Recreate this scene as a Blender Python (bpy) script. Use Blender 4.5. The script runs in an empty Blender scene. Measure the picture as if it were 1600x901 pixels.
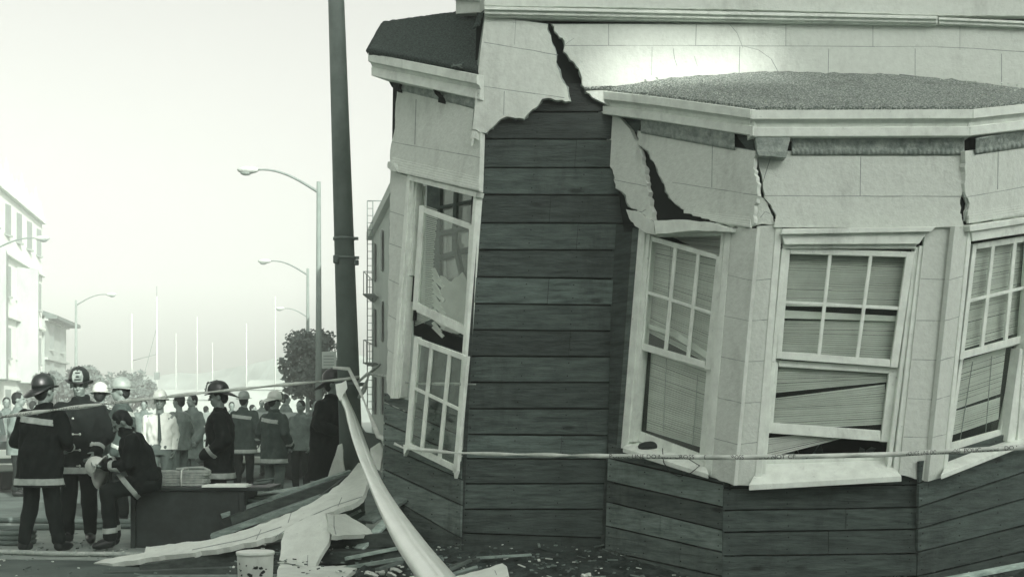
import bpy, bmesh, math, random
from mathutils import Vector, Matrix, noise
from mathutils.geometry import tessellate_polygon
random.seed(7)
R = math.radians
SC = bpy.context.scene
COL = SC.collection

# ------------------------------------------------------------------ camera, light, exposure
F = 1900.0; CX, HY, CAMZ = 800.0, 645.0, 1.4
cd = bpy.data.cameras.new('camera'); cam = bpy.data.objects.new('camera', cd); COL.objects.link(cam)
cam.location = (0, 0, CAMZ); cam.rotation_euler = (R(90), 0, 0)
cd.sensor_width = 36; cd.lens = 36 * F / 1600; cd.shift_y = (HY - 450.5) / 1600
cd.clip_end = 3000; SC.camera = cam
SUN = Vector((0.45, -0.78, 0.42)).normalized()
ELEV = math.asin(SUN.z)
w = bpy.data.worlds.new('World'); SC.world = w; w.use_nodes = True
nt = w.node_tree; nt.nodes.clear()
sky = nt.nodes.new('ShaderNodeTexSky'); sky.sky_type = 'NISHITA'; sky.sun_disc = False
sky.sun_elevation = ELEV; sky.sun_rotation = math.atan2(SUN.x, SUN.y)
sky.dust_density = 6; sky.air_density = 1.5; sky.ozone_density = 0.5
bw = nt.nodes.new('ShaderNodeRGBToBW'); tc = nt.nodes.new('ShaderNodeMix'); tc.data_type = 'RGBA'; tc.blend_type = 'MULTIPLY'
tc.inputs[0].default_value = 1; tc.inputs[7].default_value = (0.995, 1.0, 0.955, 1)
bg = nt.nodes.new('ShaderNodeBackground'); bg.inputs[1].default_value = 0.12
wo = nt.nodes.new('ShaderNodeOutputWorld')
nt.links.new(sky.outputs[0], bw.inputs[0]); nt.links.new(bw.outputs[0], tc.inputs[6])
nt.links.new(tc.outputs[2], bg.inputs[0]); nt.links.new(bg.outputs[0], wo.inputs[0])
sd = bpy.data.lights.new('sun', 'SUN'); sd.energy = 4.2; sd.angle = R(0.53); sd.color = (1.0, 0.99, 0.93)
so = bpy.data.objects.new('sun', sd); COL.objects.link(so); so.location = (20, -30, 30)
so.rotation_euler = SUN.to_track_quat('Z', 'Y').to_euler()
SC.view_settings.view_transform = 'Standard'; SC.view_settings.look = 'None'
SC.view_settings.exposure = 1.03; SC.view_settings.gamma = 1; SC.view_settings.use_curve_mapping = False
SC.cycles.volume_bounces = 1; SC.cycles.max_bounces = 8; SC.cycles.use_denoising = True
HAZE = 0.0034

# ------------------------------------------------------------------ helpers
def P(px, py, Y):                     # a point of the place at distance Y
    return Vector(((px - CX) / F * Y, Y, CAMZ + (HY - py) / F * Y))
def tone(v):                          # the print's green-black toning as pigment hue
    t = max(0, min(1, v / 0.5)) ** 0.5
    return (v * (0.60 + 0.32 * t), v * 1.0, v * (0.88 + 0.03 * t), 1)

class Pl:
    def __init__(s, a, b, c):
        s.o = P(*a); s.n = (P(*b) - s.o).cross(P(*c) - s.o).normalized()
        if s.n.y > 0: s.n = -s.n
        s.u = Vector((0, 0, 1)).cross(s.n); s.u.normalize(); s.u = -s.u if s.u.x < 0 else s.u
        s.v = s.n.cross(s.u); s.v = -s.v if s.v.z < 0 else s.v
    def at(s, px, py, off=0.0):
        d = Vector(((px - CX) / F, 1, (HY - py) / F)); c = Vector((0, 0, CAMZ))
        o = s.o + s.n * off
        return c + d * ((o - c).dot(s.n) / d.dot(s.n))

def newbm():
    bm = bmesh.new(); bm.loops.layers.uv.new('UVMap'); bm.loops.layers.float_color.new('tint'); return bm
def poly_prism(bm, front, depthvec, u, v, mi=0, tint=0.5):
    """front: list of Vectors; prism going back by depthvec"""
    uvl = bm.loops.layers.uv.active; cl = bm.loops.layers.float_color.active
    f = [bm.verts.new(p) for p in front]; b = [bm.verts.new(p + depthvec) for p in front]
    n = len(f)
    if n <= 4: fs = [bm.faces.new(f), bm.faces.new(b[::-1])]
    else:
        fs = []
        for t in tessellate_polygon([[Vector(p) for p in front]]):
            try: fs.append(bm.faces.new([f[k] for k in t])); fs.append(bm.faces.new([b[k] for k in t[::-1]]))
            except ValueError: pass
    for i in range(n):
        try: fs.append(bm.faces.new((f[i], b[i], b[(i + 1) % n], f[(i + 1) % n])))
        except ValueError: pass
    for x in fs:
        x.material_index = mi
        for l in x.loops:
            l[uvl].uv = (l.vert.co.dot(u), l.vert.co.dot(v)); l[cl] = (tint, tint, tint, 1)
def slab(bm, pl, pts, o0, o1, mi=0, tint=0.5):
    fr = [pl.at(x, y, o1) for x, y in pts]
    poly_prism(bm, fr, -pl.n * (o1 - o0), pl.u, pl.v, mi, tint)
def bar(bm, pl, a, b, wd, o0, o1, mi=0, tint=0.5, wd2=None):
    a = Vector(a); b = Vector(b); d = (b - a).normalized(); n = Vector((-d.y, d.x))
    w1 = wd / 2; w2 = (wd2 if wd2 else wd) / 2
    slab(bm, pl, [a + n * w1, b + n * w2, b - n * w2, a - n * w1], o0, o1, mi, tint)
def jag(pts, amp=2.0, step=9, flags=None):
    out = []; n = len(pts)
    for i in range(n):
        a = Vector(pts[i]); b = Vector(pts[(i + 1) % n]); out.append(tuple(a))
        if flags is not None and i not in flags: continue
        L = (b - a).length; k = int(L / step); d = (b - a).normalized() if L else Vector((0, 0)); nn = Vector((-d.y, d.x))
        for j in range(1, k):
            t = j / k + random.uniform(-.25, .25) / k
            out.append(tuple(a.lerp(b, t) + nn * random.uniform(-amp, amp)))
    return out
def box(bm, c, s, rot=None, mi=0, tint=0.5):
    c = Vector(c); M = rot.to_matrix() if rot is not None and hasattr(rot, 'to_matrix') else (rot if rot is not None else Matrix.Identity(3))
    u = M @ Vector((1, 0, 0)); v = M @ Vector((0, 0, 1)); d = M @ Vector((0, 1, 0))
    q = [c + u * (s[0] / 2 * a) + v * (s[2] / 2 * b) - d * s[1] / 2 for a, b in ((-1, -1), (1, -1), (1, 1), (-1, 1))]
    poly_prism(bm, q, d * s[1], u, v, mi, tint)
def beam(bm, a, b, wd, th, mi=0, tint=0.5, up=Vector((0, 0, 1))):
    a = Vector(a); b = Vector(b); d = (b - a); L = d.length; d.normalize()
    s = d.cross(up).normalized(); t = s.cross(d)
    q = [a + s * (wd / 2 * i) + t * (th / 2 * j) for i, j in ((-1, -1), (1, -1), (1, 1), (-1, 1))]
    uvl = bm.loops.layers.uv.active; n0 = len(bm.faces)
    poly_prism(bm, q, d * L, d, s, mi, tint)
def tube(bm, pts, rad, seg=8, mi=0, cap=True):
    """pts list of Vectors, rad number or list"""
    pts = [Vector(p) for p in pts]; n = len(pts); rad = rad if isinstance(rad, (list, tuple)) else [rad] * n
    rings = []; ref = None
    for i, p in enumerate(pts):
        d = (pts[min(i + 1, n - 1)] - pts[max(i - 1, 0)]).normalized()
        if ref is None: ref = Vector((0, 0, 1)) if abs(d.z) < .9 else Vector((1, 0, 0))
        s = d.cross(ref).normalized(); t = s.cross(d).normalized(); ref = t
        rings.append([bm.verts.new(p + s * math.cos(2 * math.pi * k / seg) * rad[i] + t * math.sin(2 * math.pi * k / seg) * rad[i]) for k in range(seg)])
    for i in range(n - 1):
        for k in range(seg):
            f = bm.faces.new((rings[i][k], rings[i][(k + 1) % seg], rings[i + 1][(k + 1) % seg], rings[i + 1][k])); f.material_index = mi; f.smooth = True
    if cap:
        for r in (rings[0][::-1], rings[-1]):
            f = bm.faces.new(r); f.material_index = mi
def lathe(bm, prof, c=(0, 0, 0), seg=20, mi=0, sx=1, sy=1, M=None):
    c = Vector(c); rings = []
    for r, z in prof:
        ring = []
        for k in range(seg):
            a = 2 * math.pi * k / seg; p = Vector((r * math.cos(a) * sx, r * math.sin(a) * sy, z))
            if M is not None: p = M @ p
            ring.append(bm.verts.new(c + p))
        rings.append(ring)
    for i in range(len(rings) - 1):
        for k in range(seg):
            f = bm.faces.new((rings[i][k], rings[i][(k + 1) % seg], rings[i + 1][(k + 1) % seg], rings[i + 1][k])); f.smooth = True; f.material_index = mi
    for r in (rings[0][::-1], rings[-1]):
        f = bm.faces.new(r); f.material_index = mi
def link(name, bm, mats, parent=None, bevel=0, world=True, recalc=True):
    me = bpy.data.meshes.new(name)
    if recalc: bmesh.ops.recalc_face_normals(bm, faces=bm.faces[:])
    bm.to_mesh(me); bm.free()
    for m in (mats if isinstance(mats, (list, tuple)) else [mats]): me.materials.append(m)
    o = bpy.data.objects.new(name, me); COL.objects.link(o)
    if parent:
        o.parent = parent
        if world:
            r = parent; M = Matrix.Identity(4)
            while r: M = r.matrix_basis @ M if False else Matrix.Translation(r.location) @ r.rotation_euler.to_matrix().to_4x4() @ M; r = r.parent
            # geometry given in place coordinates: undo the parents' transform
            o.matrix_basis = M.inverted()
    if bevel:
        b = o.modifiers.new('bevel', 'BEVEL'); b.width = bevel; b.segments = 2; b.limit_method = 'ANGLE'; b.angle_limit = R(40)
    return o
def tag(o, label=None, cat=None, group=None, kind=None):
    if label: o['label'] = label
    if cat: o['category'] = cat
    if group: o['group'] = group
    if kind: o['kind'] = kind
    return o
def empty(name, loc=(0, 0, 0), rz=0, label=None, cat=None, group=None):
    o = bpy.data.objects.new(name, None); COL.objects.link(o); o.location = loc; o.rotation_euler = (0, 0, rz)
    o.empty_display_size = .2
    return tag(o, label, cat, group)
def copy_tree(o, parent=None):
    c = o.copy(); COL.objects.link(c)
    if parent: c.parent = parent
    for ch in list(o.children): copy_tree(ch, c)
    return c

# ------------------------------------------------------------------ materials
def mat(name, v, rough=0.8, var=0.25, scale=4.0, bump=0.0, bscale=60.0, bdist=0.004, spec=0.3, coords='Object', stretch=(1, 1, 1), v2=None, lo=.35, hi=.65, tint=False, metal=0, stain=0.0, speck=0.0, knots=False):
    m = bpy.data.materials.new(name); m.use_nodes = True; n = m.node_tree; b = n.nodes['Principled BSDF']
    b.inputs['Roughness'].default_value = rough; b.inputs['Specular IOR Level'].default_value = spec; b.inputs['Metallic'].default_value = metal
    L = n.links.new
    t = n.nodes.new('ShaderNodeTexCoord'); mp = n.nodes.new('ShaderNodeMapping'); mp.inputs['Scale'].default_value = stretch
    L(t.outputs[coords], mp.inputs[0])
    nz = n.nodes.new('ShaderNodeTexNoise'); nz.inputs['Scale'].default_value = scale; nz.inputs['Detail'].default_value = 8; nz.inputs['Roughness'].default_value = .65
    L(mp.outputs[0], nz.inputs['Vector'])
    cr = n.nodes.new('ShaderNodeValToRGB'); cr.color_ramp.elements[0].position = lo; cr.color_ramp.elements[1].position = hi
    cr.color_ramp.elements[0].color = tone(v * (1 - var)); cr.color_ramp.elements[1].color = tone((v2 if v2 else v * (1 + var * .6)))
    L(nz.outputs['Fac'], cr.inputs[0]); out = cr.outputs[0]
    def mul(a, facsock, dark):
        x = n.nodes.new('ShaderNodeMix'); x.data_type = 'RGBA'; x.blend_type = 'MULTIPLY'; L(facsock, x.inputs[0]); L(a, x.inputs[6]); x.inputs[7].default_value = (dark, dark, dark, 1); return x.outputs[2]
    if stain:
        s2 = n.nodes.new('ShaderNodeTexNoise'); s2.inputs['Scale'].default_value = 1.6; s2.inputs['Detail'].default_value = 10; s2.inputs['Roughness'].default_value = .75
        sm = n.nodes.new('ShaderNodeMapping'); sm.inputs['Scale'].default_value = (1.6, 1.6, .6); L(t.outputs['Object'], sm.inputs[0]); L(sm.outputs[0], s2.inputs['Vector']); r2 = n.nodes.new('ShaderNodeMapRange'); r2.inputs[1].default_value = .52; r2.inputs[2].default_value = .75
        L(s2.outputs['Fac'], r2.inputs[0]); out = mul(out, r2.outputs[0], 1 - stain)
    if speck:
        s3 = n.nodes.new('ShaderNodeTexNoise'); s3.inputs['Scale'].default_value = 38; s3.inputs['Detail'].default_value = 3
        L(t.outputs['Object'], s3.inputs['Vector']); r3 = n.nodes.new('ShaderNodeMapRange'); r3.inputs[1].default_value = .68; r3.inputs[2].default_value = .74
        L(s3.outputs['Fac'], r3.inputs[0]); out = mul(out, r3.outputs[0], 1 - speck)
    if knots:
        kp = n.nodes.new('ShaderNodeMapping'); kp.inputs['Scale'].default_value = (1.5, 4.6, 1); L(t.outputs['UV'], kp.inputs[0])
        vo = n.nodes.new('ShaderNodeTexVoronoi'); vo.inputs['Scale'].default_value = 1.0; L(kp.outputs[0], vo.inputs['Vector'])
        kr = n.nodes.new('ShaderNodeMapRange'); kr.inputs[1].default_value = .13; kr.inputs[2].default_value = .05; L(vo.outputs['Distance'], kr.inputs[0]); out = mul(out, kr.outputs[0], .3)
        # long splits and weather streaks along the grain
        ks = n.nodes.new('ShaderNodeMapping'); ks.inputs['Scale'].default_value = (.9, 60, 1); L(t.outputs['UV'], ks.inputs[0])
        n2 = n.nodes.new('ShaderNodeTexNoise'); n2.inputs['Scale'].default_value = 1.5; n2.inputs['Detail'].default_value = 4; L(ks.outputs[0], n2.inputs['Vector'])
        k2 = n.nodes.new('ShaderNodeMapRange'); k2.inputs[1].default_value = .63; k2.inputs[2].default_value = .70; L(n2.outputs['Fac'], k2.inputs[0]); out = mul(out, k2.outputs[0], .35)
    if tint:
        a = n.nodes.new('ShaderNodeAttribute'); a.attribute_name = 'tint'; x = n.nodes.new('ShaderNodeMix'); x.data_type = 'RGBA'; x.blend_type = 'MULTIPLY'; x.inputs[0].default_value = 1
        sc = n.nodes.new('ShaderNodeVectorMath'); sc.operation = 'SCALE'; sc.inputs['Scale'].default_value = 2.0
        L(a.outputs['Color'], sc.inputs[0]); L(out, x.inputs[6]); L(sc.outputs[0], x.inputs[7]); out = x.outputs[2]
    L(out, b.inputs['Base Color'])
    if bump:
        z = n.nodes.new('ShaderNodeTexNoise'); z.inputs['Scale'].default_value = bscale; z.inputs['Detail'].default_value = 5; z.inputs['Roughness'].default_value = .6
        L(mp.outputs[0], z.inputs['Vector']); bp = n.nodes.new('ShaderNodeBump'); bp.inputs['Strength'].default_value = bump; bp.inputs['Distance'].default_value = bdist
        L(z.outputs['Fac'], bp.inputs['Height']); L(bp.outputs[0], b.inputs['Normal'])
    return m
def glass_mat(name, refl=0.12, dim=0.9):
    m = bpy.data.materials.new(name); m.use_nodes = True; n = m.node_tree; n.nodes.clear(); L = n.links.new
    o = n.nodes.new('ShaderNodeOutputMaterial'); t = n.nodes.new('ShaderNodeBsdfTransparent'); t.inputs[0].default_value = (dim * .99, dim, dim * .99, 1)
    g = n.nodes.new('ShaderNodeBsdfGlossy'); g.inputs['Roughness'].default_value = .03; g.inputs[0].default_value = (.9, 1, .92, 1)
    lw = n.nodes.new('ShaderNodeLayerWeight'); lw.inputs[0].default_value = .5; f = n.nodes.new('ShaderNodeMath'); f.operation = 'POWER'; f.inputs[1].default_value = 5; L(lw.outputs['Facing'], f.inputs[0]); a = n.nodes.new('ShaderNodeMath'); a.operation = 'ADD'; a.inputs[1].default_value = refl; a.use_clamp = True
    x = n.nodes.new('ShaderNodeMixShader'); L(f.outputs[0], a.inputs[0]); L(a.outputs[0], x.inputs[0]); L(t.outputs[0], x.inputs[1]); L(g.outputs[0], x.inputs[2]); L(x.outputs[0], o.inputs[0])
    return m
M = {}
M['stucco'] = mat('stucco', .64, .85, .08, 20, .65, 30, .010, stain=.32, speck=.12, lo=.3, hi=.65)
M['stucco_up'] = mat('stucco_upper', .62, .85, .07, 22, .6, 30, .009, stain=.28, speck=.10, lo=.3, hi=.65)
M['joint'] = mat('joint_shade_grey', .30, .9, .3, 12)
M['trim'] = mat('painted_trim', .77, .6, .12, 9, .3, 30, .003, stain=.38, speck=.25)
M['cornice'] = mat('painted_cornice', .74, .7, .12, 9, .3, 40, .004, stain=.38, speck=.2)
M['orn'] = mat('plaster_ornament', .34, .85, .35, 14, .9, 22, .015, stain=.2)
M['wood'] = mat('old_sheathing', .080, .75, .62, 2.6, 1.0, 5, .012, coords='UV', stretch=(1.3, 7, 1), tint=True, stain=.6, speck=.35, lo=.28, hi=.74, spec=.3, v2=.110, knots=True)
M['wood_pale'] = mat('pale_sheathing', .135, .8, .62, 2.6, 1.0, 5, .012, coords='UV', stretch=(1.3, 7, 1), tint=True, stain=.6, speck=.35, lo=.28, hi=.74, v2=.19, knots=True)  # same boards in a paler tone
M['lumber'] = mat('broken_lumber', .17, .8, .5, 3.0, .5, 8, .004, coords='Object', stretch=(3, 3, 9), tint=True, stain=.3, lo=.3, hi=.7)
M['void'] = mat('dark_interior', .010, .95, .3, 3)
M['nail'] = mat('nail_holes', .006, .9, .1)
M['roof_dark'] = mat('asphalt_shingle', .045, .95, .45, 60, 1.0, 90, .01, v2=.085, lo=.4, hi=.62)
M['roof_gravel'] = mat('gravel_roofing', .30, .95, .6, 70, 1.0, 90, .02, v2=.62, lo=.42, hi=.66, stain=.45)
M['blind'] = mat('blind_slat', .66, .55, .12, 5, spec=.4)
M['curtain'] = mat('curtain', .13, .9, .4, 8)
M['glass'] = glass_mat('window_glass', .03, .98)
M['glass_dimming'] = glass_mat('dimming_window_glass', .10, .55)  # pane added to dim the sky seen through the back window
M['asphalt'] = mat('asphalt', .085, .9, .35, .7, .4, 120, .006, v2=.15, stain=.3)
M['concrete'] = mat('concrete', .30, .9, .25, 1.3, .3, 60, .004, stain=.35)
M['kerb'] = mat('kerb_concrete', .28, .9, .2, 3, .3, 60, .004, stain=.3)
M['pole'] = mat('painted_steel', .18, .55, .2, 3, .15, 40, .002, spec=.4, stain=.3)
M['lamp_steel'] = mat('galvanised_steel', .20, .6, .15, 3)
M['lamp_head'] = mat('lamp_head', .42, .5, .1, 3)
M['tape'] = mat('barrier_tape', .62, .4, .15, 9, spec=.5)
M['ribbon'] = mat('plastic_ribbon', .86, .28, .06, 3, .2, 14, .004, spec=.5, stain=.1)
M['print'] = mat('black_print', .02, .6, .1)
M['plaster'] = mat('plaster_debris', .68, .9, .12, 5, .5, 40, .006, stain=.25, speck=.25)
M['paper'] = mat('white_paper', .82, .7, .03)
M['hose'] = mat('canvas_hose', .40, .9, .3, 14, .6, 60, .004, stain=.3)
M['desk'] = mat('dark_desk', .022, .5, .3, 4, .2, 30, .002, spec=.5, v2=.04)
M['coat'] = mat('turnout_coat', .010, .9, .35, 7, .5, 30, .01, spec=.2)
M['coat_mid'] = mat('hazed_turnout_coat', .065, .9, .3, 7, .5, 30, .01, spec=.2)  # coat lightened for distant figures; haze put into the colour
M['stripe'] = mat('reflective_stripe', .38, .6, .15, 20, spec=.5)
M['trouser'] = mat('dark_trousers', .014, .9, .3, 7, .4, 30, .01, spec=.2)
M['trouser_mid'] = mat('grey_trousers', .13, .9, .3, 7)
M['boot'] = mat('rubber_boot', .010, .45, .2, 7, spec=.5)
M['skin'] = mat('skin', .22, .55, .12, 9, spec=.4)
M['hair'] = mat('hair', .012, .7, .3, 40, .6, 60, .01)
M['helmet'] = mat('black_helmet', .014, .4, .2, 9, spec=.6)
M['helmet_white'] = mat('white_helmet', .62, .4, .1, 9, spec=.5)
M['helmet_grey'] = mat('grey_helmet', .30, .5, .2, 9, spec=.5)
M['shield'] = mat('helmet_shield', .24, .6, .5, 25)
M['metal'] = mat('bright_metal', .6, .3, .1, 9, metal=.8)
M['shirt'] = mat('white_shirt', .70, .85, .08, 6)
M['jacket_pale'] = mat('pale_jacket', .15, .4, .25, 14, .6, 12, .02, spec=.6)
M['jacket_grey'] = mat('grey_jacket', .16, .9, .3, 6)  # distant jackets, lightened in colour to stand for haze
M['far_white'] = mat('far_white_wall', .74, .9, .06, .5, stain=.1)
M['far_grey'] = mat('far_grey_wall', .36, .9, .1, .5, stain=.2)
M['far_pane'] = mat('far_window', .24, .3, .2, 3, spec=.5)  # far panes, tile roof and foliage lightened; haze put into the colour
M['far_roof'] = mat('far_tile_roof', .13, .9, .3, 3)
M['iron'] = mat('fire_escape_iron', .14, .7, .2, 3)
M['leaf'] = mat('foliage', .09, .8, .5, 2.2, v2=.15)
M['bark'] = mat('bark', .05, .9, .3, 8, .6, 20, .02)
M['hill'] = mat('hill_ground', .20, .95, .5, .12)
M['mast'] = mat('white_mast', .42, .5, .05)
M['car'] = mat('car_paint', .22, .3, .1, 3, spec=.6)
M['car_dark'] = mat('car_paint_dark', .06, .3, .1, 3, spec=.6)
M['tyre'] = mat('tyre', .015, .8, .2, 8)
M['bucket'] = mat('white_bucket', .66, .45, .1, 6, stain=.3, speck=.75)
M['rubble'] = mat('rubble_earth', .030, .95, .6, 9, 1.0, 25, .03, v2=.07, stain=.3)
M['facing'] = mat('shade_block_wall', .42, .9, .15, 1)

# ------------------------------------------------------------------ ground, hill, haze
def ground():
    bm = newbm(); nx, ny = 40, 60
    g = {}
    for i in range(nx + 1):
        for j in range(ny + 1):
            x = -170 + 260 * i / nx; y = -40 + 300 * (j / ny) ** 1.0
            g[i, j] = bm.verts.new((x, y, 0))
    for i in range(nx):
        for j in range(ny): bm.faces.new((g[i, j], g[i + 1, j], g[i + 1, j + 1], g[i, j + 1]))
    return tag(link('ground', bm, M['asphalt']), kind='structure')
ground()
def sheet(name, pts, z, m, th=0.0):
    bm = newbm(); poly_prism(bm, [Vector((x, y, z)) for x, y in pts], Vector((0, 0, -max(th, .003))), Vector((1, 0, 0)), Vector((0, 1, 0)))
    return tag(link(name, bm, m), kind='structure')
# far pavements with kerbs along the street (street runs away to the left)
def sx(off, Y): return off - 0.2 * (Y - 40)
sheet('pavement_left', [(sx(-21.5, 16), 16), (sx(-21.5, 200), 200), (sx(-27.5, 200), 200), (sx(-27.5, 16), 16)], .14, M['concrete'], .13)
sheet('pavement_right', [(sx(-5.6, 19), 19), (sx(-5.6, 170), 170), (sx(-1.8, 170), 170), (sx(-1.8, 19), 19)], .14, M['concrete'], .13)
# near pavement the firefighters stand on, with its kerb edge toward the camera
sheet('pavement', [(-9.5, 11.95), (-1.2, 11.35), (6, 11.0), (6, 15.2), (-2.2, 16.4), (-9.5, 15.6)], .012, M['concrete'], .01)
def hill():
    bm = newbm(); n = 60; top = []; bot = []; back = []
    for i in range(n + 1):
        x = -165 + 200 * i / n; Y = 205
        h = 6 + 5.5 * math.exp(-((x + 35) / 26) ** 2) + 1.6 * noise.noise((x * .05, 3, 0)) + .5 * noise.noise((x * .3, 1, 0))
        top.append(bm.verts.new((x, Y + 8, h))); bot.append(bm.verts.new((x, Y - 15, -.5))); back.append(bm.verts.new((x, Y + 40, -.5)))
    for i in range(n):
        bm.faces.new((bot[i], bot[i + 1], top[i + 1], top[i])); bm.faces.new((top[i], top[i + 1], back[i + 1], back[i]))
    tag(link('hill', bm, M['hill']), kind='structure')
hill()
def haze():
    bm = newbm(); box(bm, (-40, 112, 14.5), (270, 316, 31.2))
    m = bpy.data.materials.new('haze_air'); m.use_nodes = True; n = m.node_tree; n.nodes.clear()
    o = n.nodes.new('ShaderNodeOutputMaterial'); v = n.nodes.new('ShaderNodeVolumePrincipled')
    v.inputs['Color'].default_value = (.93, .98, .92, 1); v.inputs['Density'].default_value = HAZE; v.inputs['Anisotropy'].default_value = 0.0
    n.links.new(v.outputs[0], o.inputs['Volume'])
    tag(link('haze', bm, m), 'pale dusty haze over the whole street', kind='stuff')
haze()

# ------------------------------------------------------------------ unseen house-like blocks added behind the camera to shade the front
def across(name, x0, x1, y0, y1, h, label, bill=None):
    r = empty(name, ((x0 + x1) / 2, y1, 0), label=label, cat='building')
    bm = newbm(); box(bm, ((x0 + x1) / 2, (y0 + y1) / 2, h / 2), (x1 - x0, y1 - y0, h)); link('wall', bm, M['facing'], r)
    bm = newbm(); box(bm, ((x0 + x1) / 2, y1 + .12, h - .5), (x1 - x0 + .3, .24, .35)); link('cornice', bm, M['trim'], r)
    nx = int((x1 - x0) / 2.2); nz = int(h / 3.3)
    for i in range(nx):
        for k in range(nz):
            bm = newbm(); box(bm, (x0 + (i + .5) * (x1 - x0) / nx, y1 + .03, 1.9 + k * 3.3), (1.1, .06, 1.7)); link('window', bm, M['far_pane'], r)
    if bill:
        for (bx0, bx1, bz0, bz1) in bill:
            bm = newbm(); box(bm, ((bx0 + bx1) / 2, y1 - .2, (bz0 + bz1) / 2), (bx1 - bx0, .3, bz1 - bz0)); link('roof_penthouse', bm, M['facing'], r)
across('low_shade_block', -6, 10.9, -20, -12, 14.6, 'lower pale house-like block added behind the camera to shade the street')
across('corner_shade_block', 12.3, 24, -13.6, -12, 14.9, 'pale shallow house-like block added behind the camera to shade the front')  # gap beside the first block shaped to let sun onto the debris
def sun_mask():
    y1 = -40.0
    def m(px, py):            # where the sun ray through a point of the front wall crosses the tower's face
        p = P(px, py, 10.75); t = (p.y - y1) / -SUN.y; q = p + SUN * t; return q.x, q.z
    r = empty('tall_shade_block', (37, y1, 0), label='tall block added behind the camera, its opening shaping the sun patch', cat='building')
    xa, za = m(905, 158); xb, zb = m(1000, 52); xc, zc = m(1215, 52); xd, zd = m(1275, 158)
    def pr(name, pts, mm='facing', dp=.35):
        bm = newbm(); poly_prism(bm, [Vector((x, y1, z)) for x, z in pts], Vector((0, -dp, 0)), Vector((1, 0, 0)), Vector((0, 0, 1))); link(name, bm, M[mm], r)
    x0 = 28.2; x1 = 48
    pr('wall', [(x0, 0), (x1, 0), (x1, za), (x0, za)], dp=6)
    pr('blocker_left', [(x0, za + .003), (xa, za + .003), (xb, zb), (x0, zb)]); pr('blocker_right', [(xd, za + .003), (x1, za + .003), (x1, zc), (xc, zc)])  # pieces added round an opening that shapes the sun patch
    pr('blocker_top', [(x0, zb + .003), (x1, zb + .003), (x1, zb + 4), (x0, zb + 4)])
sun_mask()

# ------------------------------------------------------------------ the damaged house
HOUSE = empty('damaged_house', (1.0, 10.5, 0), label='pale stucco house collapsed by an earthquake, its planks bare and its window bays leaning', cat='house')
D1 = 9.6
W = Pl((700, 100, 10.8), (1000, 100, 10.8), (800, 800, 10.8))
A = Pl((1172, 170, D1), (1130, 901, D1), (960, 500, 10.75))
B = Pl((1172, 170, D1), (1130, 901, D1), (1520, 170, D1))
C = Pl((1520, 170, D1), (1432, 901, D1), (1640, 500, 10.55))
Lp = Pl((757, 200, 10.78), (716, 800, 10.78), (608, 500, 11.85))
def H(name, bm, m, bevel=0, parent=None, recalc=True): return link(name, bm, m, parent or HOUSE, bevel, recalc=recalc)

def lx(line, y):
    (x0, y0), (x1, y1) = line
    return x0 + (x1 - x0) * (y - y0) / (y1 - y0)
def boards(name, pl, left, right, yl, yr, m='wood', off=0.0, lab=None, tmap=None):
    bm = newbm()
    for i in range(len(yl) - 1):
        o = off + random.uniform(-.005, .005); t = random.uniform(.32, .72)
        if tmap: t = tmap[i % len(tmap)]
        g = 1.35
        splits = [0, 1]
        if random.random() < .3: splits = [0, random.uniform(.3, .7), 1]
        for s0, s1 in zip(splits[:-1], splits[1:]):
            def q(s, l, r):
                a = Vector((lx(left, l), l)); b = Vector((lx(right, r), r)); return a.lerp(b, s)
            e = .0015
            a = q(s0 + e, yl[i] + g, yr[i] + g); b = q(s1 - e, yl[i] + g, yr[i] + g); c = q(s1 - e, yl[i + 1] - g, yr[i + 1] - g); d = q(s0 + e, yl[i + 1] - g, yr[i + 1] - g)
            n = 10; top = []; bot = []
            for k in range(n + 1):
                top.append(tuple(a.lerp(b, k / n) + Vector((0, random.uniform(-.35, .35))))); bot.append(tuple(d.lerp(c, k / n) + Vector((0, random.uniform(-.35, .35)))))
            slab(bm, pl, top + bot[::-1], o - .022, o, 0, t * random.uniform(.92, 1.08))
        # nails
        for s in (.03, .33, .64, .96):
            for k in (.25, .75):
                yy = yl[i] + (yl[i + 1] - yl[i]) * k; yy2 = yr[i] + (yr[i + 1] - yr[i]) * k
                c = Vector((lx(left, yy), yy)).lerp(Vector((lx(right, yy2), yy2)), s + random.uniform(-.01, .01))
                slab(bm, pl, [(c.x + 1.1 * math.cos(a), c.y + 1.1 * math.sin(a)) for a in (0, 1.26, 2.5, 3.77, 5.0)], o, o + .0015, 1)
    return H(name, bm, [M[m], M['nail']])

# --- flat plank wall between the bays
yW = [130, 175, 217, 262, 304, 348, 390, 432, 474, 515, 556, 597, 638, 678, 716, 755, 795, 832, 875, 905]
yWr = [128, 175, 218, 262, 305, 349, 391, 436, 477, 517, 557, 597, 638, 680, 717, 755, 795, 840, 880, 905]
boards('plank_wall', W, ((759, 130), (717, 880)), ((1016, 130), (944, 905)), yW, yWr, tmap=[.14, .26, .46, .66, .36, .62, .42, .8, .56, .38, .64, .46, .6, .85, .52, .7, .48, .4, .3])
bm = newbm(); slab(bm, W, [(745, 20), (1800, 20), (1800, 300), (1000, 300), (985, 905), (720, 905)], -.14, -.05); H('crack_dark_sheet', bm, M['void'])  # near-black sheet; the deep shade of the crack is put into its colour
# corner posts
bm = newbm(); bar(bm, W, (975, 380), (944, 890), 14, -.02, .03, 0, .35); bar(bm, W, (750, 210), (719, 870), 6, -.02, .02, 0, .3); H('corner_post', bm, M['wood'])

# --- left side facet: lower planks
boards('plank_wall', Lp, ((600, 600), (597, 800)), ((724, 600), (718, 880)), [612, 628, 660, 694, 732, 770, 812, 856], [650, 682, 712, 749, 789, 840, 885, 930], 'wood_pale', .0, tmap=[.42, .6, .72, .5, .66, .4, .3])
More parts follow.
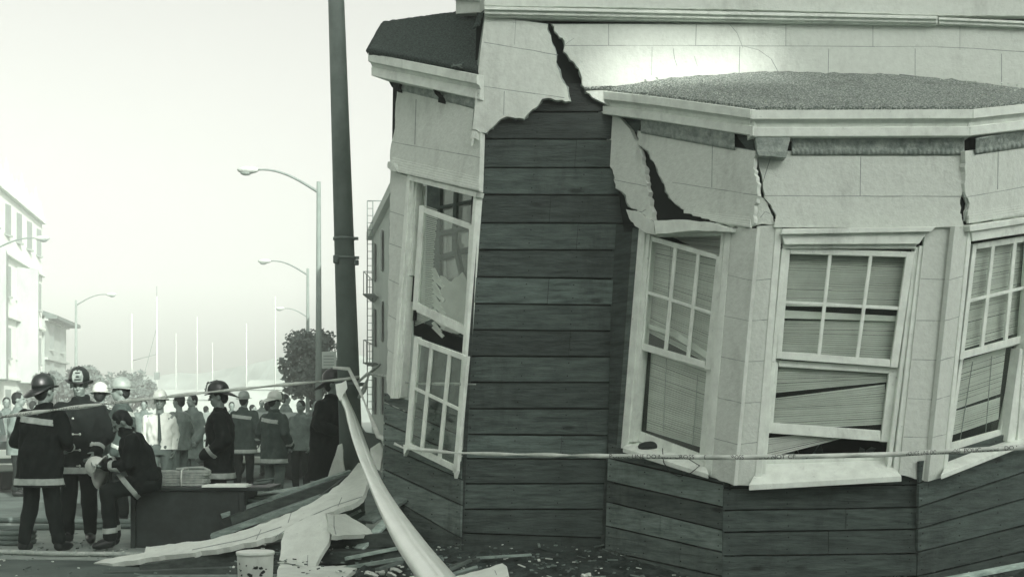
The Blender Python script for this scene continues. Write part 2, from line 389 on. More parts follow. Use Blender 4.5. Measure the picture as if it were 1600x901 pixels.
# --- right bay lower planks
LA = ((950, 700), (944, 900)); RA = ((1131, 700), (1128, 905))
boards('plank_wall', A, LA, RA, [690, 715, 751, 783, 821, 860, 895], [735, 756, 792, 828, 862, 900, 935], 'wood_pale', 0, tmap=[.42, .85, .36, .9, .55, .5])
RB = ((1436, 700), (1432, 905))
boards('plank_wall', B, ((1131, 700), (1128, 905)), RB, [735, 762, 797, 831, 868, 905, 940], [735, 757, 792, 826, 864, 900, 936], 'wood', 0, tmap=[.42, .46, .6, .5, .62, .6])
boards('plank_wall', C, ((1437, 700), (1433, 905)), ((1620, 600), (1640, 905)), [720, 755, 792, 826, 862, 900, 930], [660, 688, 728, 770, 812, 852, 890], 'wood', 0, tmap=[.5, .66, .56, .62, .5, .5])
# sheathing behind the stucco of the bay
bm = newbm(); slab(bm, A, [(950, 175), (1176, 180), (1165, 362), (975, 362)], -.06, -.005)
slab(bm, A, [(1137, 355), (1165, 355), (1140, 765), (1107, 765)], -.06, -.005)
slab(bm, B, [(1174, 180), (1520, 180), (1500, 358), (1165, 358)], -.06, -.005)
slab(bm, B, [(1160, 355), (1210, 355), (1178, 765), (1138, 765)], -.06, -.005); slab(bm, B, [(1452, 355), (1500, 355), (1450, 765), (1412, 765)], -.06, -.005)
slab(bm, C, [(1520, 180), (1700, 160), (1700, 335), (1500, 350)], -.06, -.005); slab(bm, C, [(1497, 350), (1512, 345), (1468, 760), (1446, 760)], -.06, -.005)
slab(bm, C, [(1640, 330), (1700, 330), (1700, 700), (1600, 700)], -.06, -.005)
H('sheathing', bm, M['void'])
bm = newbm(); slab(bm, A, [(957, 350), (1003, 350), (975, 700), (950, 700)], -.04, -.005, 0, .4); H('corner_board', bm, M['wood'])
# interior room box
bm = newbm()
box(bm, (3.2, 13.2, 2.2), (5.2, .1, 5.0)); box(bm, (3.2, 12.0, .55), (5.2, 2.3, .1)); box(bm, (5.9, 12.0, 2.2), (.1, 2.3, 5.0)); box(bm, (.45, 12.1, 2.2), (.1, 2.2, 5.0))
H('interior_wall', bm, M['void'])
bm = newbm(); box(bm, (-.23, 15.4, 3.6), (.12, 9.0, 7.2)); box(bm, (2.8, 19.9, 3.6), (6.2, .12, 7.2)); box(bm, (7.2, 15.4, 3.6), (.12, 9.0, 7.2)); H('side_wall', bm, M['stucco_up'])
bm = newbm(); box(bm, (3.5, 15.35, 7.25), (7.8, 9.5, .15)); H('flat_roof', bm, M['roof_dark'])
bm = newbm(); slab(bm, W, [(757, -500), (2050, -500), (2050, 12), (757, 12)], -.2, -.03); H('upper_wall', bm, M['stucco_up'])
bm = newbm(); slab(bm, W, [(1695, 12), (2050, 12), (2050, 905), (1695, 905)], -.2, -.03); H('end_wall', bm, M['stucco_up'])

# --- stucco panels
def stucco(pts, pl, o0=.004, o1=.04, amp=1.6, step=8, flags=None, joints=(), m='stucco', name='stucco_panel', lab=None, under=0):
    bm = newbm(); pts = jag(pts, amp, step, flags); slab(bm, pl, pts, o0, o1, 0)
    if under:
        v = [Vector(p) for p in pts]; n_ = len(v); ar = sum(v[i].x * v[(i + 1) % n_].y - v[(i + 1) % n_].x * v[i].y for i in range(n_)); sg = 1 if ar > 0 else -1; q = []
        for i in range(n_):
            e1 = (v[i] - v[i - 1]).normalized(); e2 = (v[(i + 1) % n_] - v[i]).normalized(); nn = Vector((e1.y + e2.y, -(e1.x + e2.x)))
            q.append(tuple(v[i] + (nn.normalized() if nn.length > .01 else nn) * sg * random.uniform(.2, under)))
        slab(bm, pl, q, o0 + .003, o0 + .016, 2)
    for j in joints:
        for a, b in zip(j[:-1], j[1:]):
            bar(bm, pl, a, b, random.uniform(.8, 1.4), o1 - .004, o1 + .0012, 1)  # dark strips stand proud; the grooves' shade is put into their colour
    return H(name, bm, [M[m], M['joint'], M['orn']], bevel=.0025)
def wob(a, b, amp=.5, n=6):
    a = Vector(a); b = Vector(b); return [tuple(a.lerp(b, k / n) + Vector((0, random.uniform(-amp, amp)))) for k in range(n + 1)]
# upper wall right of the great crack
up = [(862, 38), (871, 53), (882, 64), (880, 80), (891, 94), (905, 108), (909, 128), (916, 144), (925, 152), (965, 172), (1200, 190), (1800, 190), (1800, 36)]
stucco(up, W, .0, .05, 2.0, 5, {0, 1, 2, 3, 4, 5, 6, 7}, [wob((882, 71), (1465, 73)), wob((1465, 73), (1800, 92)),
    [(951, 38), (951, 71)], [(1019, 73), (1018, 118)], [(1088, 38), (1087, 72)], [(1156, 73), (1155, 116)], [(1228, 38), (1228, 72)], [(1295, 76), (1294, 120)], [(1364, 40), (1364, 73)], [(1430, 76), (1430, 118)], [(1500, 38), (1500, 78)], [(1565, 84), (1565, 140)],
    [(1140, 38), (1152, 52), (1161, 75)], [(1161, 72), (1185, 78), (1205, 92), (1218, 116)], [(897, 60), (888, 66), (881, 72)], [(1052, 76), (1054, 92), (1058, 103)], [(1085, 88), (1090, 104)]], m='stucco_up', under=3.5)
# tilted stucco piece left of the crack
lp = [(758, 24), (856, 38), (855, 46), (861, 60), (866, 75), (869, 83), (869, 97), (873, 110), (876, 122), (884, 133), (891, 158), (872, 157), (857, 153), (847, 155), (836, 169), (819, 186), (806, 185), (792, 182), (783, 186), (761, 208), (738, 203), (742, 165), (746, 120), (752, 70)]
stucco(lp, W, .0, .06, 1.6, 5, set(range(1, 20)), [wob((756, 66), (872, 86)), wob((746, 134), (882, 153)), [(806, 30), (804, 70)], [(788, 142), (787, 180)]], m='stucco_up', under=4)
bm = newbm(); slab(bm, W, jag([(738, 204), (756, 206), (750, 222), (743, 216), (734, 218)], 1.5, 5), .03, .05); slab(bm, W, jag([(738, 205), (742, 206), (738, 230), (736, 228)], .6, 5), .02, .06); H('stucco_shard', bm, M['stucco_up'])
# A frieze
Afr = [(997, 205), (997, 228), (1013, 236), (1024, 258), (1034, 279), (1046, 308), (1055, 318), (1070, 328), (1086, 335), (1113, 343), (1121, 349), (1160, 357), (1175, 352), (1178, 348), (1178, 321), (1184.5, 306), (1184.5, 287), (1178.5, 272), (1179, 236)]
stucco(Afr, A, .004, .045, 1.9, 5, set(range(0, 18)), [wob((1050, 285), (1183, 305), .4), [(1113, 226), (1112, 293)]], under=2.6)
fr = [(938, 172), (962, 180), (976, 193), (986, 207), (990, 216), (1003, 246), (1011, 286), (1015, 321), (1023, 347), (997, 330), (983, 321), (978, 305), (962, 294), (958, 271), (939, 236), (948, 205)]
stucco(fr, A, .01, .06, 2.0, 5, None, [wob((958, 281), (1010, 291), .5, 4), [(1009, 327), (1003, 331), (997, 331)]], under=3)
fr = [(978, 327), (997, 331), (1022, 349), (1024, 367), (1009, 364), (992, 353), (983, 341)]
stucco(fr, A, .02, .08, 1.2, 5, None)
fr = [(1188, 306), (1199, 317), (1208, 338), (1211, 352), (1196, 350), (1180, 352), (1180, 333)]
stucco(fr, B, .004, .035, 1.0, 5, None, [[(1188, 340), (1196, 330), (1203, 334)]])
Bfr = [(1183, 236), (1186, 262), (1192, 285), (1194.5, 309), (1205, 320), (1214, 340), (1222, 354), (1300, 356), (1400, 354), (1506, 353), (1502, 338), (1500, 318), (1504, 300), (1505, 236)]
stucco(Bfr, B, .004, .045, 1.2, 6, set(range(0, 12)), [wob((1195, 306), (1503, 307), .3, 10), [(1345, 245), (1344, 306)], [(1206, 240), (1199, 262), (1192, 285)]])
# flared foot of the frieze
bm = newbm()
for k in range(5): slab(bm, B, jag([(1213 - k, 334 + k * 4), (1502, 334 + k * 4), (1503, 339 + k * 4), (1214 - k, 339 + k * 4)], .4, 9), .04, .046 + k * .006)
H('frieze_moulding', bm, M['stucco'], .004)
bm = newbm()
for k in range(4): slab(bm, A, jag([(1068 + k * 12, 328 + k * 4), (1172, 339 + k * 4), (1172, 344 + k * 4), (1068 + k * 14, 333 + k * 4)], .4, 9), .04, .046 + k * .006)
H('frieze_moulding', bm, M['stucco'], .004)
Cfr = [(1508, 236), (1508, 300), (1515, 318), (1512, 338), (1518, 350), (1700, 322), (1700, 212)]
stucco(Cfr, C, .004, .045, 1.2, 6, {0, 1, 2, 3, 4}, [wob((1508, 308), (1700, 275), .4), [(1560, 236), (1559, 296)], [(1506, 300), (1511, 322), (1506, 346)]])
bm = newbm()
for k in range(4): slab(bm, C, [(1514, 332 + k * 4), (1700, 303 + k * 4), (1700, 308 + k * 4), (1514, 337 + k * 4)], .04, .046 + k * .006)
H('frieze_moulding', bm, M['stucco'], .004)
# pilasters (two leaves meeting on the corner line)
def kx(K, y): return lx(K, y)
K1 = ((1183, 355), (1146, 762)); K2 = ((1492, 355), (1450, 752))
def pil(name, pl, e, K, side, ys_left, ys_k, y0, y1, yb_e, yb_k, o1=.045):
    pts = [(lx(e, y0), y0), (kx(K, y0), y0 + 1), (kx(K, yb_k), yb_k), (lx(e, yb_e), yb_e)]
    js = []
    for a, b in zip(ys_left, ys_k): js.append(wob((lx(e, a) + side * 1, a), (kx(K, b), b), .4, 3))
    stucco(pts, pl, .004, o1, .9, 9, {1, 2, 3} if False else {2}, js)
pil('p', A, ((1139, 355), (1108, 745)), K1, 1, [429, 493, 556, 620, 684], [438, 501, 565, 629, 694], 356, 0, 744, 758)
pil('p', B, ((1212, 355), (1181, 752)), K1, -1, [436, 499, 563, 628, 690], [438, 501, 565, 629, 694], 352, 0, 758, 758)
pil('p', B, ((1446, 355), (1404, 745)), K2, 1, [435, 500, 561, 622, 682], [437, 501, 563, 624, 683], 354, 0, 741, 752)
pil('p', C, ((1516, 355), (1476, 735)), K2, -1, [431, 494, 556, 617, 677], [437, 501, 563, 624, 683], 352, 0, 745, 752)
# left facet stucco
Ls = [(622, 130), (752, 175), (748, 300), (640, 275), (612, 264), (609, 245), (611, 225), (617, 200), (618, 160)]
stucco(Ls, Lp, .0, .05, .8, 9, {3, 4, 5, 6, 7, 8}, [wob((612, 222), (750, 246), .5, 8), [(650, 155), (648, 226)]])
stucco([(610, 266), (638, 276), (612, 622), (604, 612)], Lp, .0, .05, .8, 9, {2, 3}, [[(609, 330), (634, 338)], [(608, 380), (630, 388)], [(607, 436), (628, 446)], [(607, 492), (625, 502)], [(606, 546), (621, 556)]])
bm = newbm()
for k in range(5): slab(bm, Lp, jag([(612, 246 + k * 4), (748, 277 + k * 4), (748, 282 + k * 4), (612, 251 + k * 4)], .5, 8), .04, .055 + k * .009)
slab(bm, Lp, jag([(606, 252), (614, 255), (620, 268), (610, 266), (605, 262)], 1, 4), .05, .12)
H('frieze_moulding', bm, M['stucco'], .004)

# --- cornices
def cornice(path, prof, name='cornice', m='cornice'):
    """path: list of (px,py,Y) on the top front edge; prof: list of (inward, down) metres"""
    pts = [p if isinstance(p, Vector) else P(*p) for p in path]; n = len(pts); ms = []
    for i in range(n):
        def nrm(a, b): d = (b - a); d.z = 0; d.normalize(); return Vector((-d.y, d.x, 0))
        ns = []
        if i > 0: ns.append(nrm(pts[i - 1], pts[i]))
        if i < n - 1: ns.append(nrm(pts[i], pts[i + 1]))
        a = sum(ns, Vector()).normalized(); ms.append(a / max(.3, a.dot(ns[0])))
    bm = newbm(); grid = []
    for i, p in enumerate(pts): grid.append([bm.verts.new(p + ms[i] * a + Vector((0, 0, -d))) for a, d in prof])
    for i in range(n - 1):
        for k in range(len(prof) - 1): bm.faces.new((grid[i][k], grid[i + 1][k], grid[i + 1][k + 1], grid[i][k + 1]))
    for g in (grid[0], grid[-1]): 
        try: bm.faces.new(g)
        except ValueError: pass
    return H(name, bm, M[m], .004)
prof = [(.32, -.02), (.02, 0), (0, .004), (0, .075), (.025, .08), (.045, .10), (.05, .128), (.03, .133), (.03, .20), (.035, .205), (.34, .215)]
CO = .17
cornice([A.at(917, 139, CO), A.at(1020, 150, CO), B.at(1172, 170, CO)], prof)
cornice([B.at(1173.5, 171, CO), B.at(1300, 171, CO), B.at(1520, 170, CO)], prof)
cornice([B.at(1521, 170, CO), C.at(1600, 162, CO), C.at(1700, 152, CO)], prof)
cornice([(575, 82, 11.75), (660, 99, 11.2), (745, 116, 10.68)], [(.3, -.02), (.02, 0), (0, .004), (0, .085), (.03, .095), (.05, .13), (.04, .135), (.04, .215), (.3, .235)])
# ornament bands: modelled relief
def band(pl, a, b, h0, h1, off, seedk, name='ornament_band'):
    bm = newbm(); a = Vector(a); b = Vector(b); n = int((b - a).length / 2.2); rows = 9; g = []
    for i in range(n + 1):
        p = a.lerp(b, i / n); hh = h0 + (h1 - h0) * i / n; col_ = []
        for k in range(rows + 1):
            t = k / rows; o = off + .045 * (1 - t) ** 1.3 + (.016 if .68 < t < .9 else 0) * (.6 + .4 * math.sin(i * 1.9)) + .012 * noise.noise((i * .45 + seedk, k * .6, 0)) * (1 if t < .7 else .3)
            col_.append(bm.verts.new(pl.at(p.x, p.y + hh * t, o)))
        col_.append(bm.verts.new(pl.at(p.x, p.y + hh, 0))); col_.insert(0, bm.verts.new(pl.at(p.x, p.y, 0))); g.append(col_)
    for i in range(n):
        for k in range(len(g[0]) - 1): f = bm.faces.new((g[i][k], g[i + 1][k], g[i + 1][k + 1], g[i][k + 1])); f.smooth = True
    for e in (g[0], g[-1]): bm.faces.new(e)
    return H(name, bm, M['orn'])
band(B, (1237, 211), (1507, 211), 32, 32, .05, 1)
band(A, (1001, 184), (1148, 208), 24, 27, .05, 2)
band(C, (1524, 216), (1690, 188), 26, 30, .05, 3)
band(Lp, (627, 116), (748, 146), 26, 26, .05, 4)
bm = newbm(); slab(bm, B, [(1180, 212), (1236, 212), (1229, 240), (1184, 237)], .0, .13)
slab(bm, B, jag([(1182, 234), (1231, 237), (1229, 246), (1186, 243)], .8, 6), .0, .15); H('corbel', bm, M['orn'], .008)
bm = newbm(); slab(bm, A, jag([(1150, 208), (1176, 212), (1178, 236), (1166, 232), (1158, 222)], 1, 5), -.02, .02); H('exposed_lath', bm, M['wood'])
bm = newbm(); slab(bm, A, jag([(962, 178), (1001, 186), (998, 208), (992, 206), (975, 190)], 1, 5), -.02, .015); H('exposed_lath', bm, M['wood'])
# broken bracket under left cornice
bm = newbm(); slab(bm, Lp, jag([(600, 112), (624, 122), (622, 144), (612, 136), (606, 124)], 1.2, 5), .0, .1); H('broken_bracket', bm, M['void'])
# thin hairline cracks on the left ornament
bm = newbm()
for a, b in zip([(677, 138), (680, 146), (686, 152), (685, 160)][:-1], [(680, 146), (686, 152), (685, 160), (690, 167)]): bar(bm, Lp, a, b, 1.6, .05, .125)
H('hairline_crack', bm, M['void'])

# --- top mouldings of the upper wall
bm = newbm()
slab(bm, W, jag([(757, -60), (1800, -60), (1800, 27), (1465, 24), (1200, 16), (900, 11), (757, 9)], .5, 9, {2, 3, 4, 5}), .0, .10)
H('parapet', bm, M['stucco_up'])
bm = newbm()
slab(bm, W, [(757, 10), (1465, 25), (1465, 30), (757, 15)], .0, .15); slab(bm, W, [(757, 15), (1465, 30), (1465, 36), (757, 22)], .0, .125); slab(bm, W, [(759, 22), (1465, 36), (1465, 39), (759, 26)], .0, .10)
slab(bm, W, [(1467, 27), (1800, 42), (1800, 46), (1467, 31)], .0, .12); slab(bm, W, [(1467, 31), (1800, 46), (1800, 51), (1467, 37)], .0, .10)
H('crown_moulding', bm, M['cornice'], .004)
bm = newbm(); slab(bm, Lp, [(712, -30), (757, -30), (757, 19), (712, 22)], -.3, -.2); slab(bm, Lp, [(708, -12), (758, -8), (758, 2), (708, 0)], -.3, -.17); H('parapet', bm, M['stucco_up'], .004)

# --- roofs
def roofsurf(front, back, name, m, amp=.012, n=50, mrows=14, th=.06):
    """front/back: lists of 3D points (polyline), lofted"""
    def samp(pl_, t):
        L = [0]
        for a, b in zip(pl_[:-1], pl_[1:]): L.append(L[-1] + (b - a).length)
        d = t * L[-1]
        for i in range(len(pl_) - 1):
            if d <= L[i + 1] + 1e-6: return pl_[i].lerp(pl_[i + 1], (d - L[i]) / (L[i + 1] - L[i]))
        return pl_[-1]
    bm = newbm(); g = []
    for i in range(n + 1):
        a = samp(front, i / n); b = samp(back, i / n)
        g.append([bm.verts.new(a.lerp(b, k / mrows) + Vector((0, 0, amp * noise.noise((i * .5, k * .5, 2)) - (.006 if k else 0)))) for k in range(mrows + 1)])
    for i in range(n):
        for k in range(mrows): f = bm.faces.new((g[i][k], g[i + 1][k], g[i + 1][k + 1], g[i][k + 1])); f.smooth = True
    o = H(name, bm, M[m], recalc=False); s = o.modifiers.new('solid', 'SOLIDIFY'); s.thickness = th; s.offset = 0
    return o
roofsurf([A.at(912, 139, .13), A.at(1020, 149, .13), B.at(1172, 169, .13), B.at(1345, 169.5, .13), B.at(1520, 169, .13), C.at(1600, 161, .13), C.at(1698, 151, .13)],
         [P(914, 138, 10.74), P(985, 133, 10.74), P(1060, 122, 10.74), P(1200, 113, 10.74), P(1400, 118, 10.74), P(1500, 127, 10.74), P(1600, 140, 10.74), P(1692, 150, 10.74)], 'bay_roof', 'roof_gravel', .016, 110, 20, .03)
roofsurf([P(576, 81, 11.72), P(660, 98, 11.22), P(747, 115, 10.72)], [P(600, 37, 12.4), P(680, 26, 12.0), P(757, 16, 11.6)], 'bay_roof', 'roof_dark', .01)
roofsurf([P(576, 81, 11.75), P(588, 59, 12.1), P(600, 37, 12.42)], [P(577, 86, 13.4), P(600, 62, 13.3), P(625, 40, 13.2)], 'bay_roof', 'roof_dark', .01, 10, 6)
# torn roofing felt at the corner and debris sticks on the left roof
bm = newbm(); slab(bm, W, jag([(757, 16), (749, 40), (737, 46), (748, 22)], 1, 5), .03, .05); H('torn_felt', bm, M['roof_dark'])
for a, b in (((705, 104), (722, 102)), ((708, 101), (722, 106)), ((712, 103), (725, 99)), ((1392, 120), (1418, 124)), ((1405, 117), (1430, 120))):
    ya = 10.75 if a[0] > 900 else 10.85
    bm = newbm(); beam(bm, P(a[0], a[1], ya), P(b[0], b[1], ya - .03), .02, .008); H('roof_splinter', bm, M['lumber'])
# loose gravel on the bay roof
bm = newbm()
for i in range(900):
    t = random.random(); px = 985 + 610 * t; s = random.random() ** .8
    yb = 119 + 14 * abs((px - 1230) / 370) ** 2; yf = 149 + 20 * min(1, max(0, (px - 985) / 187))
    if px > 1520: yf = 169 - 8 * (px - 1520) / 80
    py = yf + (yb - yf) * s; Y = 9.4 + 1.3 * s
    if px < 1172: Y = max(Y, 10.1 - .75 * (px - 985) / 187 + (1 - (1 - s)) * .55)
    if px > 1520: Y = max(Y, 9.4 + .6 * (px - 1520) / 80 + s * .7)
    c = P(px, py, Y); r = random.uniform(.006, .016)
    q = [c + Vector((random.uniform(-r, r), random.uniform(-r, r), random.uniform(-.2 * r, r * 1.2))) for _ in range(4)]
    v = [bm.verts.new(x) for x in q]
    for f in ((0, 1, 2), (0, 2, 3), (0, 1, 3), (1, 2, 3)): bm.faces.new([v[k] for k in f])
H('roof_gravel', bm, M['plaster'])['kind'] = 'stuff'

# --- windows
def sash(pl, tl, tr, br, bl, wt, wl, wb, wr, o, name, parent, vm=(), hm=(), mun=5.5, th=.035):
    bm = newbm(); tl, tr, br, bl = map(Vector, (tl, tr, br, bl))
    e = Vector((0, 1))
    def sub(a, b, s): return a.lerp(b, s)
    # stiles run full height, rails butt between them 2 mm back
    slab(bm, pl, [tl, tl + Vector((wl, 0)), bl + Vector((wl, 0)), bl], o - th, o)
    slab(bm, pl, [tr - Vector((wr, 0)), tr, br, br - Vector((wr, 0))], o - th, o)
    def rail(a, b, w, dy):
        dx = b - a; a2 = a + dx * (wl / dx.length); b2 = b - dx * (wr / dx.length)
        slab(bm, pl, [a2, b2, b2 + Vector((0, w * dy)), a2 + Vector((0, w * dy))], o - th, o - .002)
    rail(tl, tr, wt, 1); rail(bl, br, wb, -1)
    for t in vm: bar(bm, pl, tl.lerp(tr, t) + Vector((0, wt * .7)), bl.lerp(br, t) - Vector((0, wb * .7)), mun, o - .022, o - .004)
    for t in hm: bar(bm, pl, tl.lerp(bl, t) + Vector((wl * .7, 0)), tr.lerp(br, t) - Vector((wr * .7, 0)), mun, o - .024, o - .0055)
    s = H(name, bm, M['trim'], .004, parent)
    bm = newbm(); i = Vector((wl * .6, 0)); slab(bm, pl, [tl + i + Vector((0, wt * .6)), tr - i + Vector((0, wt * .6)), br - i - Vector((0, wb * .6)), bl + i - Vector((0, wb * .6))], o - .02, o - .016)
    return s, bm
def blind(pl, quads, parent, off=-.07, pitch=3.3):
    bm = newbm(); uvl = bm.loops.layers.uv.active
    for tl, tr, br, bl in quads:
        tl, tr, br, bl = map(Vector, (tl, tr, br, bl)); n = max(3, int(max((bl - tl).length, (br - tr).length) / pitch))
        for i in range(n):
            a, b = tl.lerp(bl, i / n), tr.lerp(br, i / n); c, d = tr.lerp(br, (i + .93) / n), tl.lerp(bl, (i + .93) / n)
            j = random.uniform(-.3, .3); k = 6; row1, row2, row3 = [], [], []
            for s in range(k + 1):
                t = s / k; wv = .35 * math.sin(3.1 * t + i * .7)
                p1 = a.lerp(b, t) + Vector((0, j + wv)); p2 = d.lerp(c, t) + Vector((0, j + wv))
                row1.append(bm.verts.new(pl.at(p1.x, p1.y, off - .009))); pm = (p1 + p2) / 2; row2.append(bm.verts.new(pl.at(pm.x, pm.y, off + .004))); row3.append(bm.verts.new(pl.at(p2.x, p2.y, off + .009)))
            for s in range(k):
                bm.faces.new((row1[s], row1[s + 1], row2[s + 1], row2[s])); bm.faces.new((row2[s], row2[s + 1], row3[s + 1], row3[s]))
    return H('blind', bm, M['blind'], 0, parent)
def cords(pl, segs, parent, off=-.055):
    bm = newbm()
    for a, b in segs: bar(bm, pl, a, b, .9, off - .003, off)
    H('blind_cord', bm, M['joint'], 0, parent)

# window B (front of the bay)
bm = newbm()
bar(bm, B, (1217, 356), (1184, 753), 11, -.03, .052); bar(bm, B, (1225, 388), (1192, 745), 7, -.05, .03)
bar(bm, B, (1441, 384), (1399, 742), 9, -.03, .035); bar(bm, B, (1433, 386), (1388, 740), 7, -.06, .018)
slab(bm, B, [(1223, 357), (1463, 354), (1455, 362), (1220, 366)], -.02, .11); slab(bm, B, [(1221, 366), (1450, 362), (1436, 381), (1226, 382)], -.02, .075); slab(bm, B, [(1222, 382), (1432, 381), (1432, 388), (1224, 388)], -.03, .04)
winB = H('window', bm, M['trim'], .005)
s, g = sash(B, (1227, 387), (1429, 393), (1403, 574), (1213, 560), 9, 8, 12, 12, .018, 'upper_sash', winB, (.35, .665), (.49,)); H('glass_pane', g, M['glass'], 0, winB)
s, g = sash(B, (1210, 562), (1404, 574), (1390, 690), (1200, 676), 10, 7, 17, 14, -.022, 'lower_sash', winB); H('glass_pane', g, M['glass'], 0, winB)
blind(B, [((1230, 392), (1422, 398), (1412, 482), (1222, 478)), ((1220, 500), (1408, 500), (1399, 565), (1214, 556)), ((1214, 568), (1400, 574), (1392, 596), (1211, 613)),
          ((1210, 622), (1383, 600), (1384, 632), (1207, 640)), ((1207, 640), (1384, 632), (1384, 662), (1300, 676), (1204, 668))[:3] + ((1204, 672),), ((1196, 684), (1316, 672), (1316, 684), (1194, 716))], winB)
bm = newbm(); slab(bm, B, [(1222, 484), (1410, 494), (1409, 502), (1221, 497)], -.06, -.04); H('blind_rail', bm, M['blind'], .003, winB)
bm = newbm()
a_ = [B.at(1188, 724, -.08), B.at(1386, 718, -.08), B.at(1409, 743, .13), B.at(1170, 757, .13)]
poly_prism(bm, a_, Vector((0, 0, -.045)), B.u, B.n); slab(bm, B, [(1190, 711), (1388, 706), (1388, 719), (1190, 725)], -.12, -.075)
H('window_sill', bm, M['trim'], .005, winB)
# rubble seen inside window B
for i in range(9):
    bm = newbm(); c = B.at(random.uniform(1210, 1385), random.uniform(696, 714), -random.uniform(.2, .4)); r = random.uniform(.03, .09)
    q = [c + Vector((random.uniform(-r, r), random.uniform(-r, r) * .5, random.uniform(-r, r))) for _ in range(4)]; v = [bm.verts.new(x) for x in q]
    for f in ((0, 1, 2), (0, 2, 3), (0, 1, 3), (1, 2, 3)): bm.faces.new([v[k] for k in f])
    H('fallen_plaster', bm, M['curtain'], 0, winB)

# window A
bm = newbm()
bar(bm, A, (1003, 358), (975, 700), 10, -.05, .05); bar(bm, A, (1012, 366), (986, 690), 6, -.06, .03); bar(bm, A, (1137, 360), (1106, 742), 9, -.03, .052); bar(bm, A, (1129, 364), (1101, 735), 5, -.06, .03)
slab(bm, A, jag([(1022, 345), (1060, 343), (1110, 347), (1141, 356), (1139, 362), (1090, 360), (1024, 366)], .6, 8), -.03, .12); slab(bm, A, [(1014, 364), (1136, 362), (1134, 368), (1012, 370)], -.08, -.02)
winA = H('window', bm, M['trim'], .005)
s, g = sash(A, (1012, 367), (1128, 400), (1110, 578), (997, 545), 8, 7, 11, 9, .012, 'upper_sash', winA, (.37, .68), (.50,), 5); H('glass_pane', g, M['glass'], 0, winA)
s, g = sash(A, (999, 536), (1113, 574), (1100, 727), (985, 684), 9, 7, 16, 9, -.03, 'lower_sash', winA); H('glass_pane', g, M['glass'], 0, winA)
blind(A, [((1024, 374), (1126, 390), (1112, 570), (1014, 520)), ((1018, 540), (1112, 575), (1098, 700), (1010, 672))], winA, -.075)
blind(A, [((1040, 366), (1134, 366), (1130, 394), (1080, 384))], winA, -.07, 2.4)
cords(A, [((1041, 560), (1036, 672)), ((1090, 585), (1082, 695)), ((1048, 380), (1040, 540))], winA, -.055)
bm = newbm(); bar(bm, A, (1000, 505), (1060, 525), 7, -.06, -.045, 0, .3); bar(bm, A, (1055, 522), (1112, 560), 10, -.06, -.045, 0, .3); H('blind_rail', bm, M['blind'], .003, winA)
bm = newbm(); a_ = [A.at(988, 684, -.08), A.at(1100, 716, -.08), A.at(1107, 740, .12), A.at(973, 699, .12)]
poly_prism(bm, a_, Vector((0, 0, -.04)), A.u, A.n); H('window_sill', bm, M['trim'], .005, winA)
bm = newbm(); bmesh.ops.create_icosphere(bm, subdivisions=2, radius=1, matrix=Matrix.Translation(A.at(1016, 697, -.02)) @ Matrix.Diagonal((.11, .06, .045, 1)))
tube(bm, [A.at(*p) for p in ((1035, 700, .06), (1037, 722, .13), (1047, 738, .15), (1062, 744, .15), (1080, 738, .14), (1093, 727, .12), (1075, 716, .1))], .004, 5); H('fallen_cable', bm, M['print'], 0, winA)
# edge grime strip at left of window A
bm = newbm(); bar(bm, A, (993, 356), (968, 700), 9, -.04, .02, 0, .5); H('bare_jamb', bm, M['wood_pale'], 0, winA)

# window C
bm = newbm()
bar(bm, C, (1517, 356), (1477, 738), 6, -.03, .055); bar(bm, C, (1600, 545), (1580, 690), 12, -.05, .035); bar(bm, C, (1622, 360), (1597, 690), 14, -.03, .05)
slab(bm, C, [(1515, 352), (1700, 325), (1700, 335), (1516, 362)], -.02, .10); slab(bm, C, [(1518, 362), (1700, 335), (1700, 350), (1520, 377)], -.02, .07)
winC = H('window', bm, M['trim'], .005)
s, g = sash(C, (1521, 381), (1618, 366), (1606, 533), (1500, 562), 9, 6, 11, 7, .01, 'upper_sash', winC, (.33, .68), (.49,), 5); H('glass_pane', g, M['glass'], 0, winC)
s, g = sash(C, (1502, 552), (1605, 526), (1574, 682), (1480, 708), 9, 5, 14, 12, -.03, 'lower_sash', winC); H('glass_pane', g, M['glass'], 0, winC)
blind(C, [((1523, 388), (1598, 376), (1590, 520), (1503, 545)), ((1506, 562), (1572, 542), (1563, 615), (1492, 640)), ((1492, 642), (1563, 620), (1560, 655), (1486, 680))], winC, -.07)
cords(C, [((1520, 565), (1500, 690)), ((1550, 556), (1540, 680))], winC)
bm = newbm(); a_ = [C.at(1486, 712, -.06), C.at(1600, 676, -.06), C.at(1615, 684, .12), C.at(1470, 741, .12)]
poly_prism(bm, a_, Vector((0, 0, -.04)), C.u, C.n); H('window_sill', bm, M['trim'], .005, winC)

# window L (side facet, see-through, sashes dropped)
bm = newbm()
bar(bm, Lp, (638, 277), (612, 622), 5, -.02, .062); bar(bm, Lp, (644, 281), (619, 622), 5, -.03, .045); bar(bm, Lp, (650, 284), (640, 430), 3, -.05, .02)
bar(bm, Lp, (636, 277), (744, 304), 8, -.02, .065); bar(bm, Lp, (742, 304), (712, 720), 5, -.03, .04)
bar(bm, Lp, (661, 290), (655, 330), 3, -.09, -.06); bar(bm, Lp, (632, 470), (622, 620), 8, -.05, .03)
winL = H('window', bm, M['trim'], .004)
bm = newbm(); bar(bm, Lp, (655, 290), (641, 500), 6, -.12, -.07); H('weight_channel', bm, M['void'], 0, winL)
s, g = sash(Lp, (655, 321), (738, 351), (730, 526), (644, 484), 9, 7, 15, 5, .02, 'upper_sash', winL); H('glass_pane', g, M['glass'], 0, winL)
